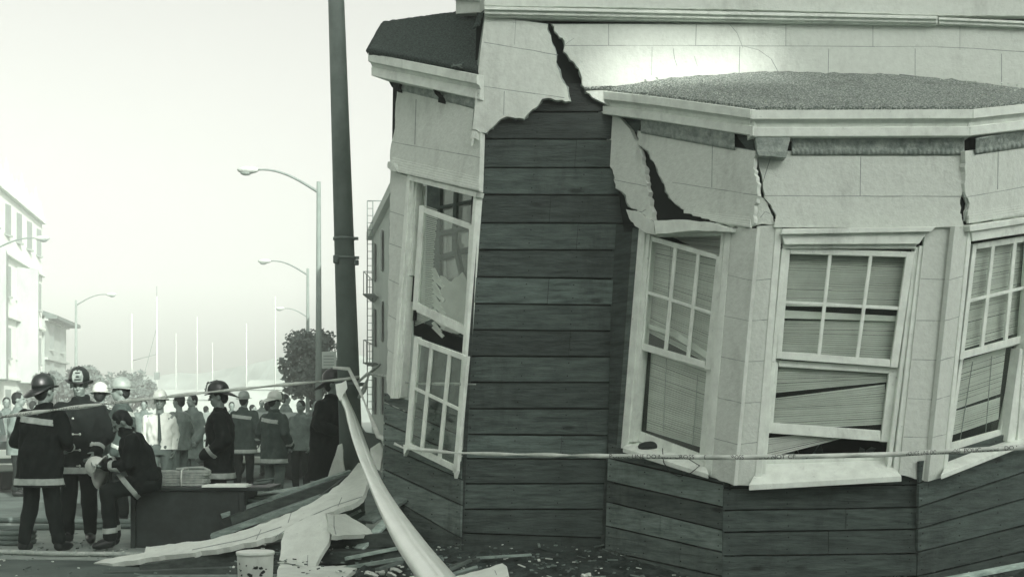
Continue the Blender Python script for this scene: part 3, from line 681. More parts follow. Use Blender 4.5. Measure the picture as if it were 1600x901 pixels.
# lower sash hanging out of the frame
s, g = sash(Lp, (647, 526), (730, 556), (713, 738), (632, 698), 9, 7, 10, 6, .10, 'lower_sash', winL, (.32, .66), (.46,), 5)
H('glass_pane', g, M['glass'], 0, winL)
bm = newbm(); slab(bm, Lp, [(630, 694), (638, 697), (631, 712)], .065, .10); H('sash_horn', bm, M['trim'], 0, winL); bm = newbm(); slab(bm, Lp, [(708, 730), (714, 734), (710, 747)], .065, .10); H('sash_horn', bm, M['trim'], 0, winL)
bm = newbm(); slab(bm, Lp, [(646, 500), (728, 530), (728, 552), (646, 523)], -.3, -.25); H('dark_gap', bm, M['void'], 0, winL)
# twisted venetian blind
bm = newbm()
for i in range(62):
    t = i / 61; x0 = 651 - 6 * t; y0 = 318 + 190 * t; L = 26 - 4 * math.sin(t * 3) + random.uniform(-1, 1)
    a = Vector((x0 + 3, y0)); b = Vector((x0 + L + 6, y0 + 10 - 22 * t)); bar(bm, Lp, a, b, 1.6, -.14, -.13, 0, .5)
for i in range(14):
    y0 = 425 + i * 7; bar(bm, Lp, (676, y0 - 6), (684 + (i % 3) * 4 + i * .3, y0 + 10), 5, -.13, -.12)
H('blind', bm, M['blind'], 0, winL)
# back of the left bay: a second window through which the sky shows
Bk = Pl((600, 300, 13.2), (760, 300, 12.6), (600, 600, 13.2))
bm = newbm(); slab(bm, Bk, [(668, 250), (688, 250), (684, 700), (660, 700)], -.06, 0); bar(bm, Bk, (712, 270), (708, 396), 5, -.03, .02)
bar(bm, Bk, (686, 324), (745, 312), 4, -.03, .015); bar(bm, Bk, (686, 365), (745, 352), 7, -.03, .02); bar(bm, Bk, (686, 402), (745, 386), 8, -.03, .03); bar(bm, Bk, (708, 378), (735, 500), 5, -.02, .05)
slab(bm, Bk, [(660, 520), (750, 520), (750, 760), (640, 760)], -.06, 0)
H('back_window_frame', bm, M['curtain'], 0, winL)
bm = newbm(); slab(bm, Bk, [(680, 240), (750, 235), (748, 525), (680, 525)], -.05, -.045); H('back_window_pane', bm, M['glass_dimming'], 0, winL)
bm = newbm(); slab(bm, Bk, jag([(688, 430), (705, 440), (722, 425), (735, 450), (738, 520), (688, 520)], 2, 6), .04, .06); H('net_curtain', bm, M['blind'], 0, winL)
# bay floor and lower dark body so the facet is solid below the window
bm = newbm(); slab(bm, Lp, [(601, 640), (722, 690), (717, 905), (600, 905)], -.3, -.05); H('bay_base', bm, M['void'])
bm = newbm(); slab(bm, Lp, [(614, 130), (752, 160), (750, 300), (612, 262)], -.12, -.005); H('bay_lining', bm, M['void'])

# ------------------------------------------------------------------ leaning pole
def pole():
    r = empty('utility_pole', P(551, 860, 13.6), label='thick dark grey steel pole leaning left in front of the collapsed house', cat='pole')
    r.location.z = 0
    bm = newbm(); a = P(553, 850, 13.6); a.z = 0; tube(bm, [a, P(524, -40, 13.6), P(520, -160, 13.6)], [.137, .088, .085], 28)
    link('pole_shaft', bm, M['pole'], r)
    for y in (373, 403):
        bm = newbm(); t = (y + 40) / 890; c = P(524 + (553 - 524) * t, y, 13.6); rr = .088 + (.137 - .088) * t + .006
        lathe(bm, [(rr, -.016), (rr + .006, -.014), (rr + .006, .014), (rr, .016)], c, 28)
        box(bm, c + Vector((rr + .02, -.02, 0)), (.05, .04, .03)); link('steel_band', bm, M['lamp_steel'], r)
    bm = newbm(); box(bm, P(525, 405, 13.5), (.06, .06, .09)); box(bm, P(557, 410, 13.5), (.05, .05, .06)); link('clamp', bm, M['iron'], r, .01)
    bm = newbm(); c = P(552, 600, 13.6); lathe(bm, [(.124, -.02), (.131, -.018), (.131, .018), (.124, .02)], c, 28); link('base_collar', bm, M['pole'], r)
pole()

# ------------------------------------------------------------------ tapes
def ribbon(bm, pts, mi=0, twist=None):
    """pts: (px,py,Y,width_px)"""
    rows = []
    for i, (x, y, Y, wd) in enumerate(pts):
        a = Vector(pts[max(i - 1, 0)][:2]); b = Vector(pts[min(i + 1, len(pts) - 1)][:2]); d = (b - a).normalized(); n = Vector((-d.y, d.x))
        wd *= (.30 + .70 * abs(math.sin(i * .55 + .9))) if not (950 < x and wd > 6.9) else .95; p = Vector((x, y)); rows.append((P(*(p + n * wd / 2), Y), P(*(p - n * wd / 2), Y + .02 * math.sin(i * 1.3))))
    vs = [(bm.verts.new(a), bm.verts.new(b)) for a, b in rows]
    for i in range(len(vs) - 1): f = bm.faces.new((vs[i][0], vs[i + 1][0], vs[i + 1][1], vs[i][1])); f.material_index = mi; f.smooth = True
def dense(keys, step=14):
    out = []
    for a, b in zip(keys[:-1], keys[1:]):
        n = max(1, int(math.hypot(b[0] - a[0], b[1] - a[1]) / step))
        for k in range(n): out.append(tuple(a[j] + (b[j] - a[j]) * k / n for j in range(4)))
    out.append(keys[-1]); return out
def text_on(bm_target, s, p0, p1, height, off):
    cu = bpy.data.curves.new('t', 'FONT'); cu.body = s; cu.size = 1; o = bpy.data.objects.new('t', cu); COL.objects.link(o)
    dg = bpy.context.evaluated_depsgraph_get(); me = bpy.data.meshes.new_from_object(o.evaluated_get(dg)); bpy.data.objects.remove(o)
    xs = [v.co.x for v in me.vertices]; ys = [v.co.y for v in me.vertices]; wd = max(xs)
    u = (p1 - p0); L = u.length; u.normalize(); up = Vector((0, 0, 1)) - u * u.z; up.normalize(); nn = u.cross(up)
    b2 = bmesh.new(); b2.from_mesh(me)
    for v in b2.verts: v.co = p0 + u * (v.co.x / wd * L) + up * ((v.co.y - .33) * height / .72) + nn * off
    t = bpy.data.meshes.new('x'); b2.to_mesh(t); b2.free(); bm_target.from_mesh(t); bpy.data.meshes.remove(t); bpy.data.meshes.remove(me)
def tapes():
    # 1: across the firefighters to the pole
    k = dense([(-60, 660, 9.6, 7.0), (60, 643, 10.4, 7), (160, 631, 11.0, 6.5), (300, 615, 11.9, 6.0), (430, 602, 12.7, 5.5), (540, 592, 13.42, 5), (562, 588, 13.44, 4.5)])
    bm = newbm(); ribbon(bm, k); o = link('barrier_tape', bm, M['tape']); s = o.modifiers.new('s', 'SOLIDIFY'); s.thickness = .003
    tag(o, 'thin pale barrier tape strung across the firefighters to the pole', 'tape')
    bm = newbm()
    for x0, x1 in ((-20, 50), (75, 145), (158, 205)):
        def pt(x):
            for a, b in zip(k[:-1], k[1:]):
                if a[0] <= x <= b[0]: t = (x - a[0]) / (b[0] - a[0]); return P(x, a[1] + (b[1] - a[1]) * t, a[2] + (b[2] - a[2]) * t)
        text_on(bm, 'POLICE LINE DO NOT CROSS', pt(x0), pt(x1), .024, .006)
    link('lettering', bm, M['print'], o)
    # 2: from the pole down and along the bay
    k = dense([(520, 574, 13.3, 5), (545, 576, 13.4, 6), (562, 610, 13.1, 7), (578, 648, 12.7, 7), (591, 681, 12.2, 8), (632, 700, 11.35, 7), (712, 707, 10.45, 6), (780, 709, 10.0, 6.5), (950, 712, 9.25, 7.5), (1130, 714, 8.95, 8), (1250, 713, 8.9, 8), (1400, 709, 8.9, 8), (1500, 704, 8.9, 8), (1600, 698, 8.95, 9), (1800, 685, 9.3, 9)])
    bm = newbm(); ribbon(bm, k); o = link('barrier_tape', bm, M['tape']); s = o.modifiers.new('s', 'SOLIDIFY'); s.thickness = .003
    tag(o, 'long pale barrier tape sagging in front of the window bay, with black print', 'tape')
    bm = newbm()
    for x0, x1 in ((952, 1085), (1100, 1162), (1185, 1262), (1415, 1500), (1505, 1560), (1568, 1640)):
        def pt(x):
            for a, b in zip(k[:-1], k[1:]):
                if a[0] <= x <= b[0]: t = (x - a[0]) / (b[0] - a[0]); return P(x, a[1] + (b[1] - a[1]) * t, a[2] + (b[2] - a[2]) * t)
        s_ = 'POLICE LINE DO NOT CROSS' if x1 - x0 > 80 else ('DO NOT CROSS' if x1 - x0 > 60 else 'POLICE LINE')
        text_on(bm, s_, pt(x0), pt(x1), .031, .008)
    link('lettering', bm, M['print'], o)
    # 3: slack tape to the left bay, tied in a loop
    k = dense([(556, 600, 13.4, 4), (575, 583, 13.2, 5), (600, 587, 12.6, 5), (625, 596, 11.75, 6), (650, 599, 11.3, 6), (744, 600, 10.6, 5)])
    bm = newbm(); ribbon(bm, k); ribbon(bm, dense([(595, 568, 12.9, 3), (578, 582, 13.2, 6), (568, 610, 13.2, 8), (560, 622, 13.2, 7)], 6)); o = link('barrier_tape', bm, M['hose']); s = o.modifiers.new('s', 'SOLIDIFY'); s.thickness = .003
    tag(o, 'slack grey tape knotted right of the pole, running to the side window', 'tape')
tapes()
def big_ribbon():
    left = [(526, 606), (530, 622), (538, 640), (543, 660), (552, 692), (565, 728), (588, 788), (616, 848), (646, 896), (690, 965)]
    right = [(541, 604), (547, 622), (557, 648), (567, 676), (579, 708), (596, 748), (621, 788), (653, 830), (686, 870), (745, 935)]
    Ys = [13.3, 13.2, 12.8, 12.2, 11.0, 9.6, 8.0, 6.6, 5.6, 4.6]
    def cr(p, t):       # catmull-rom through the stations
        n = len(p) - 1; i = min(int(t), n - 1); f = t - i
        a, b, c, d = (Vector(p[max(i - 1, 0)]), Vector(p[i]), Vector(p[i + 1]), Vector(p[min(i + 2, n)]))
        return .5 * ((2 * b) + (c - a) * f + (2 * a - 5 * b + 4 * c - d) * f * f + (3 * b - a - 3 * c + d) * f ** 3)
    bm = newbm(); rows = []; n = 70
    for k in range(n + 1):
        t = k / n * 9; l = cr(left, t); r = cr(right, t); Y = cr([(y, 0) for y in Ys], t).x
        fold = .02 * noise.noise((k * .22, 0, 0)); row = []
        for s, dy in ((0, .20), (.12, .05), (.3, -.02), (.5, -.02), (.6, .0), (.645, .07), (.69, .02), (.78, .14), (.9, .38), (1, .72)):
            p = l.lerp(r, s + fold * (0 < s < 1)); row.append(bm.verts.new(P(p.x, p.y, Y + dy * Y / 9)))
        rows.append(row)
    for a, b in zip(rows[:-1], rows[1:]):
        for k in range(len(a) - 1): f = bm.faces.new((a[k], a[k + 1], b[k + 1], b[k])); f.smooth = True
    # crumpled knot at the top
    top = [P(524, 600, 13.25), P(534, 598, 13.22), P(541, 594, 13.25), P(543, 606, 13.2), P(531, 626, 13.1), P(526, 616, 13.15)]
    vs = [bm.verts.new(p) for p in top]; bm.faces.new(vs)
    o = link('plastic_ribbon', bm, M['ribbon']); s = o.modifiers.new('s', 'SOLIDIFY'); s.thickness = .004
    tag(o, 'wide folded white ribbon sweeping down from the pole into the near foreground', 'ribbon')
big_ribbon()

# ------------------------------------------------------------------ debris
def shard(name, pts3, th, m, label, cat, group='pieces of wall broken off the house', tintv=.5, bev=.004):
    bm = newbm(); n = (pts3[1] - pts3[0]).cross(pts3[2] - pts3[0]).normalized()
    if n.z < 0: n = -n
    poly_prism(bm, pts3, -n * th, (pts3[1] - pts3[0]).normalized(), n.cross((pts3[1] - pts3[0]).normalized()), 0, tintv)
    return tag(link(name, bm, m, None, bev), label, cat, group)
D = Pl((150, 878, 11.3), (577, 735, 12.0), (442, 830, 10.75))
def dpan(pts, label, pl=D, th=.05, off=0, name='wall_panel', m='plaster', amp=1.2, cat='wall panel', joints=()):
    random.seed(len(label)); bm = newbm(); slab(bm, pl, jag(pts, amp, 9), off - th, off)
    for j in joints:
        for a, b in zip(j[:-1], j[1:]): bar(bm, pl, a, b, 1.3, off - .003, off + .0015, 1)
    return tag(link(name, bm, [M[m], M['joint']], None, .005), label, cat, 'pieces of wall broken off the house')
dpan([(146, 879), (165, 872), (226, 862), (228, 853), (323, 843), (348, 836), (395, 823), (436, 808), (480, 788), (512, 770), (538, 748), (560, 722), (577, 725), (582, 742), (573, 758), (566, 776), (548, 788), (512, 800), (478, 818), (442, 832), (400, 845), (348, 855), (285, 864), (227, 871), (175, 880)],
     'long white slab of fallen wall slanting up from the pavement toward the house', joints=[[(430, 838), (470, 812), (520, 790), (566, 775)], [(450, 816), (455, 800)], [(300, 858), (380, 842), (440, 822)], [(400, 842), (408, 826)], [(528, 790), (534, 776)]])
D2 = Pl((440, 832, 10.6), (515, 815, 10.6), (437, 880, 10.2))
dpan([(445, 826), (480, 806), (508, 800), (511, 815), (516, 832), (514, 846), (500, 868), (492, 886), (460, 881), (436, 874), (439, 845)], 'pale sheet of stucco bent down over the edge of the long slab', D2, .04, joints=[[(481, 866), (480, 884)]])
D3 = Pl((511, 802, 10.8), (590, 833, 10.8), (520, 838, 10.2))
dpan([(511, 802), (540, 802), (560, 814), (590, 833), (566, 834), (520, 836), (521, 828), (513, 820)], 'pale triangular stucco fragment right of the bent sheet', D3, .04, joints=[[(522, 805), (522, 822), (525, 834)]])
D4 = Pl((436, 880, 10.1), (560, 884, 10.1), (436, 905, 9.4))
dpan([(437, 880), (470, 884), (500, 883), (538, 882), (558, 886), (545, 896), (520, 915), (430, 915), (433, 890)], 'flat pale stucco piece on the ground behind the bucket', D4, .04)
D5 = Pl((715, 901, 9.3), (790, 885, 9.3), (750, 930, 8.7))
dpan([(700, 903), (735, 893), (765, 886), (785, 879), (792, 884), (795, 897), (780, 905), (790, 925), (700, 925)], 'pale jagged plaster chunk on the rubble in front of the plank wall', D5, .05, joints=[[(773, 890), (776, 897)]])
D6 = Pl((575, 735, 12.1), (600, 700, 12.1), (590, 770, 11.9))
dpan([(578, 700), (593, 690), (598, 702), (594, 735), (580, 728)], 'small pale wall scrap leaning against the corner of the house', D6, .03)
D7 = Pl((510, 745, 13.2), (530, 690, 13.2), (545, 745, 13.2))
dpan([(512, 745), (520, 720), (528, 695), (534, 692), (536, 715), (540, 740)], 'narrow upright pale splinter beside the pole foot', D7, .04)
# lumber behind the slab
def plank(a, b, wd, th, label, tv=.5, m='lumber', tilt=0):
    bm = newbm(); a = P(*a); b = P(*b); L = (b - a); d = L.normalized(); up = Matrix.Rotation(tilt, 3, d) @ Vector((0, 0, 1))
    beam(bm, a, b, wd, th, 0, tv, up); return tag(link('broken_plank', bm, M[m], None, .004), label, 'plank', 'broken planks in the debris pile')
plank((345, 805, 12.6), (548, 737, 13.0), .16, .05, 'grey broken board, topmost behind the white slab', .9)
plank((360, 812, 12.5), (560, 742, 12.9), .12, .09, 'dark timber under the topmost board behind the white slab', .22)
plank((330, 838, 12.3), (560, 755, 12.6), .26, .05, 'wide grey board sloping behind the white slab', .85)
plank((340, 858, 12.2), (560, 775, 12.5), .22, .10, 'second dark timber close behind the white slab', .3)
plank((395, 855, 12.1), (540, 748, 12.6), .05, .05, 'thin dark batten crossing the wide grey board', .2)
plank((380, 778, 13.0), (476, 762, 13.6), .25, .03, 'pale board lying beyond the desk end', 1.2)
plank((225, 893, 10.95), (450, 858, 10.9), .20, .15, 'long dark timber under the front edge of the white slab', .22)
plank((165, 899, 10.7), (440, 888, 10.6), .12, .07, 'dark timber lowest under the white slab', .26)
plank((215, 905, 10.3), (440, 903, 10.2), .14, .06, 'pale edged board lying flat behind the bucket', .7)
plank((505, 850, 10.9), (640, 838, 10.7), .3, .12, 'dark beam under the triangular stucco fragment', .22)
plank((500, 868, 10.6), (660, 868, 10.3), .3, .10, 'dark broken beam lying toward the ribbon', .25)
plank((520, 890, 10.1), (640, 870, 10.0), .08, .03, 'thin board lying below the dark broken beam', .8)
plank((570, 815, 11.2), (640, 770, 11.6), .22, .03, 'weathered board propped against the side of the house', .6)
plank((745, 871, 10.2), (830, 866, 10.3), .05, .02, 'thin splintered lath on the rubble against the plank wall', 1.0)
plank((1480, 905, 8.8), (1610, 880, 9.0), .08, .03, 'shorter pale board at the bottom right corner', 1.6)
plank((560, 858, 10.6), (618, 800, 11.0), .10, .03, 'splintered pale board leaning up against the side planks', 1.3)
plank((540, 872, 10.3), (650, 850, 10.2), .06, .03, 'pale batten crossing the dark broken beams left of the ribbon', 1.2)
plank((455, 850, 11.4), (575, 812, 11.4), .14, .04, 'mid grey board showing under the torn end of the white slab', .7)
plank((270, 884, 10.9), (420, 868, 10.85), .05, .03, 'narrow pale batten under the front edge of the white slab', 1.2)
def scraps():
    rnd = random.Random(11)
    for i in range(26):
        if i < 12: px = rnd.uniform(560, 720); Y = rnd.uniform(9.7, 10.9); py = 645 + (1.4 - rnd.uniform(.05, .2)) * F / Y
        else: px = rnd.uniform(385, 545); Y = rnd.uniform(12.7, 13.4); py = 645 + (1.4 - rnd.uniform(.25, .5)) * F / Y
        a = rnd.uniform(-.5, .6); L = rnd.uniform(.2, .7); c = P(px, py, Y); d = Vector((math.cos(a), rnd.uniform(-.6, .6), math.sin(a) * .6 + .1)).normalized() * L / 2
        c.z = max(c.z, abs(d.z) + .03)
        bm = newbm(); beam(bm, c - d, c + d, rnd.uniform(.03, .09), rnd.uniform(.012, .03), 0, rnd.choice((.25, .4, .8, 1.1)), Vector((0, rnd.uniform(-.5, .5), 1)))
        tag(link('broken_lath', bm, M['lumber'], None, .003), 'short broken lath lying on the rubble right of the white ribbon' if i < 12 else 'short broken lath lying between the desk and the pole behind the white slab', 'lath', 'short laths on the rubble' if i < 12 else 'short laths behind the slab')
scraps()
def chunks():
    rnd = random.Random(21)
    for i in range(16):
        px = rnd.uniform(555, 720) if i < 9 else rnd.uniform(800, 1580); Y = rnd.uniform(9.2, 10.0); r = rnd.uniform(.025, .07) * (1 if i < 9 else .7)
        c = P(px, 800, Y); c.z = .07 + (.05 if px < 1000 else 0); a0 = rnd.uniform(0, 6)
        tl = Matrix.Rotation(rnd.uniform(-.7, .7), 3, 'X') @ Matrix.Rotation(rnd.uniform(-.6, .6), 3, 'Y')
        pts = [c + tl @ Vector((r * rnd.uniform(.6, 1.4) * math.cos(a0 + k * 1.05), r * rnd.uniform(.6, 1.4) * math.sin(a0 + k * 1.05), 0)) for k in range(6)]
        bm = newbm(); poly_prism(bm, pts, tl @ Vector((0, 0, -rnd.uniform(.012, .03))), Vector((1, 0, 0)), Vector((0, 1, 0)))
        tag(link('plaster_chunk', bm, M['plaster'], None, .003), 'small pale plaster chunk beside the lower end of the white ribbon' if i < 9 else 'small pale plaster chunk on the dark rubble below the window bay', 'plaster', 'plaster chunks by the ribbon' if i < 9 else 'plaster chunks below the bay')
chunks()
def rubble():
    bm = newbm(); nx, ny = 90, 34; g = {}
    for i in range(nx + 1):
        for j in range(ny + 1):
            px = 430 + 1250 * i / nx; Y = 7.9 + 3.6 * j / ny; X = (px - CX) / F * 10 ; 
            edge = min(1, j / 7) * min(1, (i) / 10)
            hgt = (.05 + .17 * max(0, (Y - 9.4) / 1.5)) * edge * (1 if px < 1000 else max(.15, 1 - (px - 1000) / 260))
            z = hgt + edge * (.07 * noise.noise((X * 2.2, Y * 2.2, 0)) + .045 * noise.noise((X * 7, Y * 7, 3)) + .02 * noise.noise((X * 20, Y * 20, 5)))
            g[i, j] = bm.verts.new((X, Y, z - .03 + .02 * edge))
    for i in range(nx):
        for j in range(ny): bm.faces.new((g[i, j], g[i + 1, j], g[i + 1, j + 1], g[i, j + 1]))
    tag(link('rubble', bm, M['rubble']), 'dark earth and crumbled plaster heaped along the foot of the house', 'rubble', kind='stuff')
    bm = newbm()
    for i in range(1700):
        X = random.uniform(-2.3, 4.6) if i < 1300 else random.uniform(-6, -1.8); Y = random.uniform(8.6, 10.75); z = .02 + (.05 + .17 * max(0, (Y - 9.4) / 1.5)) * (1 if X < 1.05 else .35) + .02
        if i >= 1300: Y = random.uniform(8.8, 14); z = .02; 
        big = random.random() < .12; L = random.uniform(.03, .16) if big else random.uniform(.008, .03); wd = random.uniform(.008, .02) if big else L * .7
        a = random.uniform(0, 6.3); d = Vector((math.cos(a), math.sin(a), random.uniform(-.3, .3))); c = Vector((X, Y, z))
        beam(bm, c - d * L / 2, c + d * L / 2, wd, wd * .5, 0 if random.random() < .22 else 1, random.uniform(.15, .9))
    tag(link('splinters', bm, [M['plaster'], M['lumber']]), 'small wood splinters and plaster crumbs scattered over the rubble', 'rubble', kind='stuff')
rubble()
def bucket():
    loc = P(399, 935, 9.3); loc.z = 0
    r = empty('bucket', loc, label='dirty white plastic bucket in front of the debris', cat='bucket')
    bm = newbm(); lathe(bm, [(.118, 0), (.125, .01), (.139, .33), (.139, .345), (.133, .345), (.12, .02)], (0, 0, 0), 32)
    link('bucket_body', bm, M['bucket'], r, world=False)
    bm = newbm(); lathe(bm, [(.139, .318), (.144, .32), (.146, .343), (.139, .346)], (0, 0, 0), 32); link('rim', bm, M['bucket'], r, world=False)
    rnd = random.Random(5)
    for k in range(16):
        bm = newbm()
        a0 = R(-90) + rnd.uniform(-.9, .9); z0 = rnd.uniform(.17, .26) - (.06 if rnd.random() < .2 else 0); rr = rnd.uniform(.004, .014); vs = []
        for q in range(7):
            t = q * .9; ra = rr * rnd.uniform(.5, 1.3); z = z0 + ra * math.sin(t); R_ = .1255 + .0425 * z + .0015; a = a0 + ra * 1.3 * math.cos(t) / R_; vs.append(bm.verts.new((R_ * math.cos(a), R_ * math.sin(a), z)))
        bm.faces.new(vs)
        link('paint_smudge', bm, M['print'], r, world=False)
bucket()
# desk
def desk():
    loc = P(292, 862, 12.5); loc.z = 0
    r = empty('desk', loc, 0, label='big dark wooden desk standing on the pavement behind the debris', cat='desk')
    bm = newbm(); box(bm, (0, .35, .30), (1.18, .6, .60)); link('desk_body', bm, M['desk'], r, .006, False)
    bm = newbm(); box(bm, (.12, .35, .62), (1.44, .68, .035)); link('desk_top', bm, M['desk'], r, .006, False)
    bm = newbm(); box(bm, (-.56, .04, .3), (.05, .05, .58)); link('corner_stile', bm, M['desk'], r, .004, False)
    bm = newbm(); box(bm, (.56, .04, .3), (.05, .05, .58)); link('corner_stile', bm, M['desk'], r, .004, False)
    return loc
dl = desk(); ZT = .638
def hose_stack():
    c = Vector((P(284, 760, 12.75).x, 12.78, ZT))
    r = empty('folded_hose', c, label='thick stack of folded pale canvas fire hose tied on the desk', cat='hose')
    bm = newbm()
    for k in range(6):
        pts = []; z = .014 + k * .027; o = random.uniform(-.012, .012); L = .23 + random.uniform(-.01, .01)
        for s in range(9): a = math.pi / 2 + math.pi * s / 8; pts.append((-L + o + .06 * math.cos(a), .10 * math.sin(a)))
        for s in range(9): a = -math.pi / 2 + math.pi * s / 8; pts.append((L + o + .06 * math.cos(a), .10 * math.sin(a)))
        poly_prism(bm, [Vector((x, y, z + .012)) for x, y in pts], Vector((0, 0, -.024)), Vector((1, 0, 0)), Vector((0, 1, 0)))
    tube(bm, [Vector((-.05, -.06, .175)), Vector((.1, -.05, .19)), Vector((.22, -.03, .19)), Vector((.28, 0, .16)), Vector((.27, .05, .12))], .016, 8)
    link('hose_coils', bm, M['hose'], r, .006, False)
    bm = newbm(); tube(bm, [Vector((.02, -.115, .0)), Vector((.018, -.12, .08)), Vector((.02, -.11, .168)), Vector((.03, 0, .19)), Vector((.03, .11, .165)), Vector((.03, .12, .02))], .009, 6)
    link('tie_strap', bm, M['shirt'], r, world=False)
hose_stack()
bm = newbm(); c = Vector((P(355, 760, 12.6).x, 12.58, ZT + .012)); box(bm, c, (.46, .24, .022)); box(bm, c + Vector((.03, .02, .015)), (.34, .2, .007)); tag(link('paper_stack', bm, M['paper'], None, .002), 'flat white stack of papers on the desk beside the folded hose', 'papers')
bm = newbm(); a = Vector((P(396, 760, 12.7).x, 12.7, ZT + .02)); tube(bm, [a, a + Vector((.14, -.05, .02)), a + Vector((.2, -.06, .04))], [.012, .02, .012], 8); tube(bm, [a + Vector((.03, 0, .04)), a + Vector((.22, 0, .06))], .012, 6); tag(link('hand_tool', bm, M['iron']), 'dark hand tool at the right end of the desk top', 'tool')

# hoses on the ground
def ghose(pts, r, label, m='hose'):
    bm = newbm(); q = []
    for a, b in zip(pts[:-1], pts[1:]):
        for k in range(10): t = k / 10; q.append(Vector((a[0] + (b[0] - a[0]) * t, a[1] + (b[1] - a[1]) * t, r + .015)) + Vector((0, .06 * noise.noise((len(q) * .15, a[0], 0)), 0)))
    tube(bm, q, r, 8); tag(link('fire_hose', bm, M[m]), label, 'hose', 'fire hoses lying on the ground')
ghose([(-8.5, 12.15), (-6, 12.05), (-4.6, 11.85), (-3.4, 11.6)], .025, 'pale thin hose nearest the camera, along the pavement edge')
ghose([(-9, 15.5), (-6.5, 15.4), (-4.6, 15.1), (-3, 15.2)], .035, 'dark hose stretched behind the two standing firefighters, the farther one', 'iron')
ghose([(-9, 14.2), (-6.2, 14.35), (-4.4, 14.6), (-3, 14.2)], .03, 'dark hose stretched behind the legs of the standing firefighters, the nearer one', 'iron')
bm = newbm(); bmesh.ops.create_icosphere(bm, subdivisions=2, radius=.001)
bm.clear()
for k in range(3): tube(bm, [Vector((-5.25 + .17 * math.cos(a / 12 * 6.283), 12.9 + .17 * math.sin(a / 12 * 6.283), .04 + .05 * k)) for a in range(13)], .028, 8)
tag(link('hose_coil', bm, M['iron']), 'small dark coiled hose on the pavement at the left edge', 'hose')

# ------------------------------------------------------------------ street lamps
def lamp(x, Y, topz, arm, side, label):
    r = empty('street_lamp', (x, Y, 0), label=label, cat='street lamp', group='tall street lamps along the street')
    bm = newbm(); tube(bm, [Vector((0, 0, 0)), Vector((-.03 * side * 0, 0, topz))], [.12, .07], 12); link('pole_shaft', bm, M['lamp_steel'], r, world=False)
    bm = newbm(); pts = []
    for k in range(11): t = k / 10; pts.append(Vector((side * arm * t, 0, topz - .35 + .75 * math.sin(t * 1.75) * 1.0)))
    tube(bm, pts, [.05 - .02 * k / 10 for k in range(11)], 8); link('lamp_arm', bm, M['lamp_steel'], r, world=False)
    e = pts[-1]; bm = newbm()
    bmesh.ops.create_uvsphere(bm, u_segments=14, v_segments=8, radius=1, matrix=Matrix.Translation(e + Vector((side * .28, 0, .0))) @ Matrix.Diagonal((.36, .17, .13, 1)))
    h = link('lamp_head', bm, M['lamp_head'], r, world=False)
    bm = newbm(); bmesh.ops.create_uvsphere(bm, u_segments=12, v_segments=6, radius=1, matrix=Matrix.Translation(e + Vector((side * .34, 0, -.08))) @ Matrix.Diagonal((.2, .13, .11, 1))); link('lamp_lens', bm, M['far_pane'], r, world=False)
lamp(-6.36, 40, 9.0, 2.05, -1, 'tall street lamp nearest the leaning pole, the highest of all')
lamp(-10.75, 64, 9.0, 2.0, -1, 'second street lamp along the right side, halfway up the sky')
lamp(-15.55, 93, 9.0, 1.9, -1, 'farthest small street lamp right of the masts')
lamp(-29.4, 82, 9.0, 2.1, 1, 'slender street lamp standing right of the tiled house')
lamp(-24.6, 57, 9.2, 2.3, 1, 'street lamp whose arm reaches in from the left edge')

# ------------------------------------------------------------------ far buildings
def far_building(name, x, y0, y1, h, label, depth=10, storeys=4, m='far_white', battle=True):
    """street face runs from (x(y0),y0) to (x(y1),y1) with slope -0.2"""
    r = empty(name, (x, y1, 0), label=label, cat='building')
    def fx(Y): return x - .2 * (Y - y1)
    bm = newbm(); q = [Vector((fx(y0), y0, 0)), Vector((fx(y1), y1, 0)), Vector((fx(y1) - depth, y1, 0)), Vector((fx(y0) - depth, y0, 0))]
    poly_prism(bm, q, Vector((0, 0, h)), Vector((1, 0, 0)), Vector((0, 1, 0))); link('wall', bm, M[m], r)
    if battle:
        n = int((y1 - y0) / 1.6)
        for i in range(n + 1):
            Y = y0 + (y1 - y0) * i / n; hh = .9 + .5 * (i % 3 == 0); X = fx(Y)
            bm = newbm(); vs = [bm.verts.new(v) for v in (Vector((X - .3, Y - .45, h)), Vector((X + .02, Y - .45, h)), Vector((X + .02, Y + .45, h)), Vector((X - .3, Y + .45, h)), Vector((X - .14, Y, h + hh * 1.5)))]
            for f in ((0, 1, 2, 3), (0, 1, 4), (1, 2, 4), (2, 3, 4), (3, 0, 4)): bm.faces.new([vs[k] for k in f])
            link('battlement', bm, M[m], r)
    bm = newbm()
    for z in [h * k / storeys for k in range(1, storeys + 1)]:
        beam(bm, Vector((fx(y0) + .1, y0, z - .3)), Vector((fx(y1) + .1, y1 + .1, z - .3)), .3, .18)
    link('string_course', bm, M[m], r)
    nw = int((y1 - y0) / 3.2)
    for i in range(nw):
        Y = y0 + (i + .5) * (y1 - y0) / nw
        for k in range(storeys):
            z = h * (k + .5) / storeys; X = fx(Y) + .03
            bm = newbm(); beam(bm, Vector((X, Y - .55, z)), Vector((X - .22 * .0, Y + .55, z)), .08, 1.9); link('window', bm, M['far_pane'], r)
            bm = newbm(); beam(bm, Vector((X + .03, Y - .7, z - 1.0)), Vector((X + .03, Y + .7, z - 1.0)), .14, .12); link('window_sill', bm, M['far_grey'], r)
    return r, fx
r, fx = far_building('tall_white_building', -34.4, 58, 89, 15.6, 'tall white building with a jagged parapet at the left edge', 14)
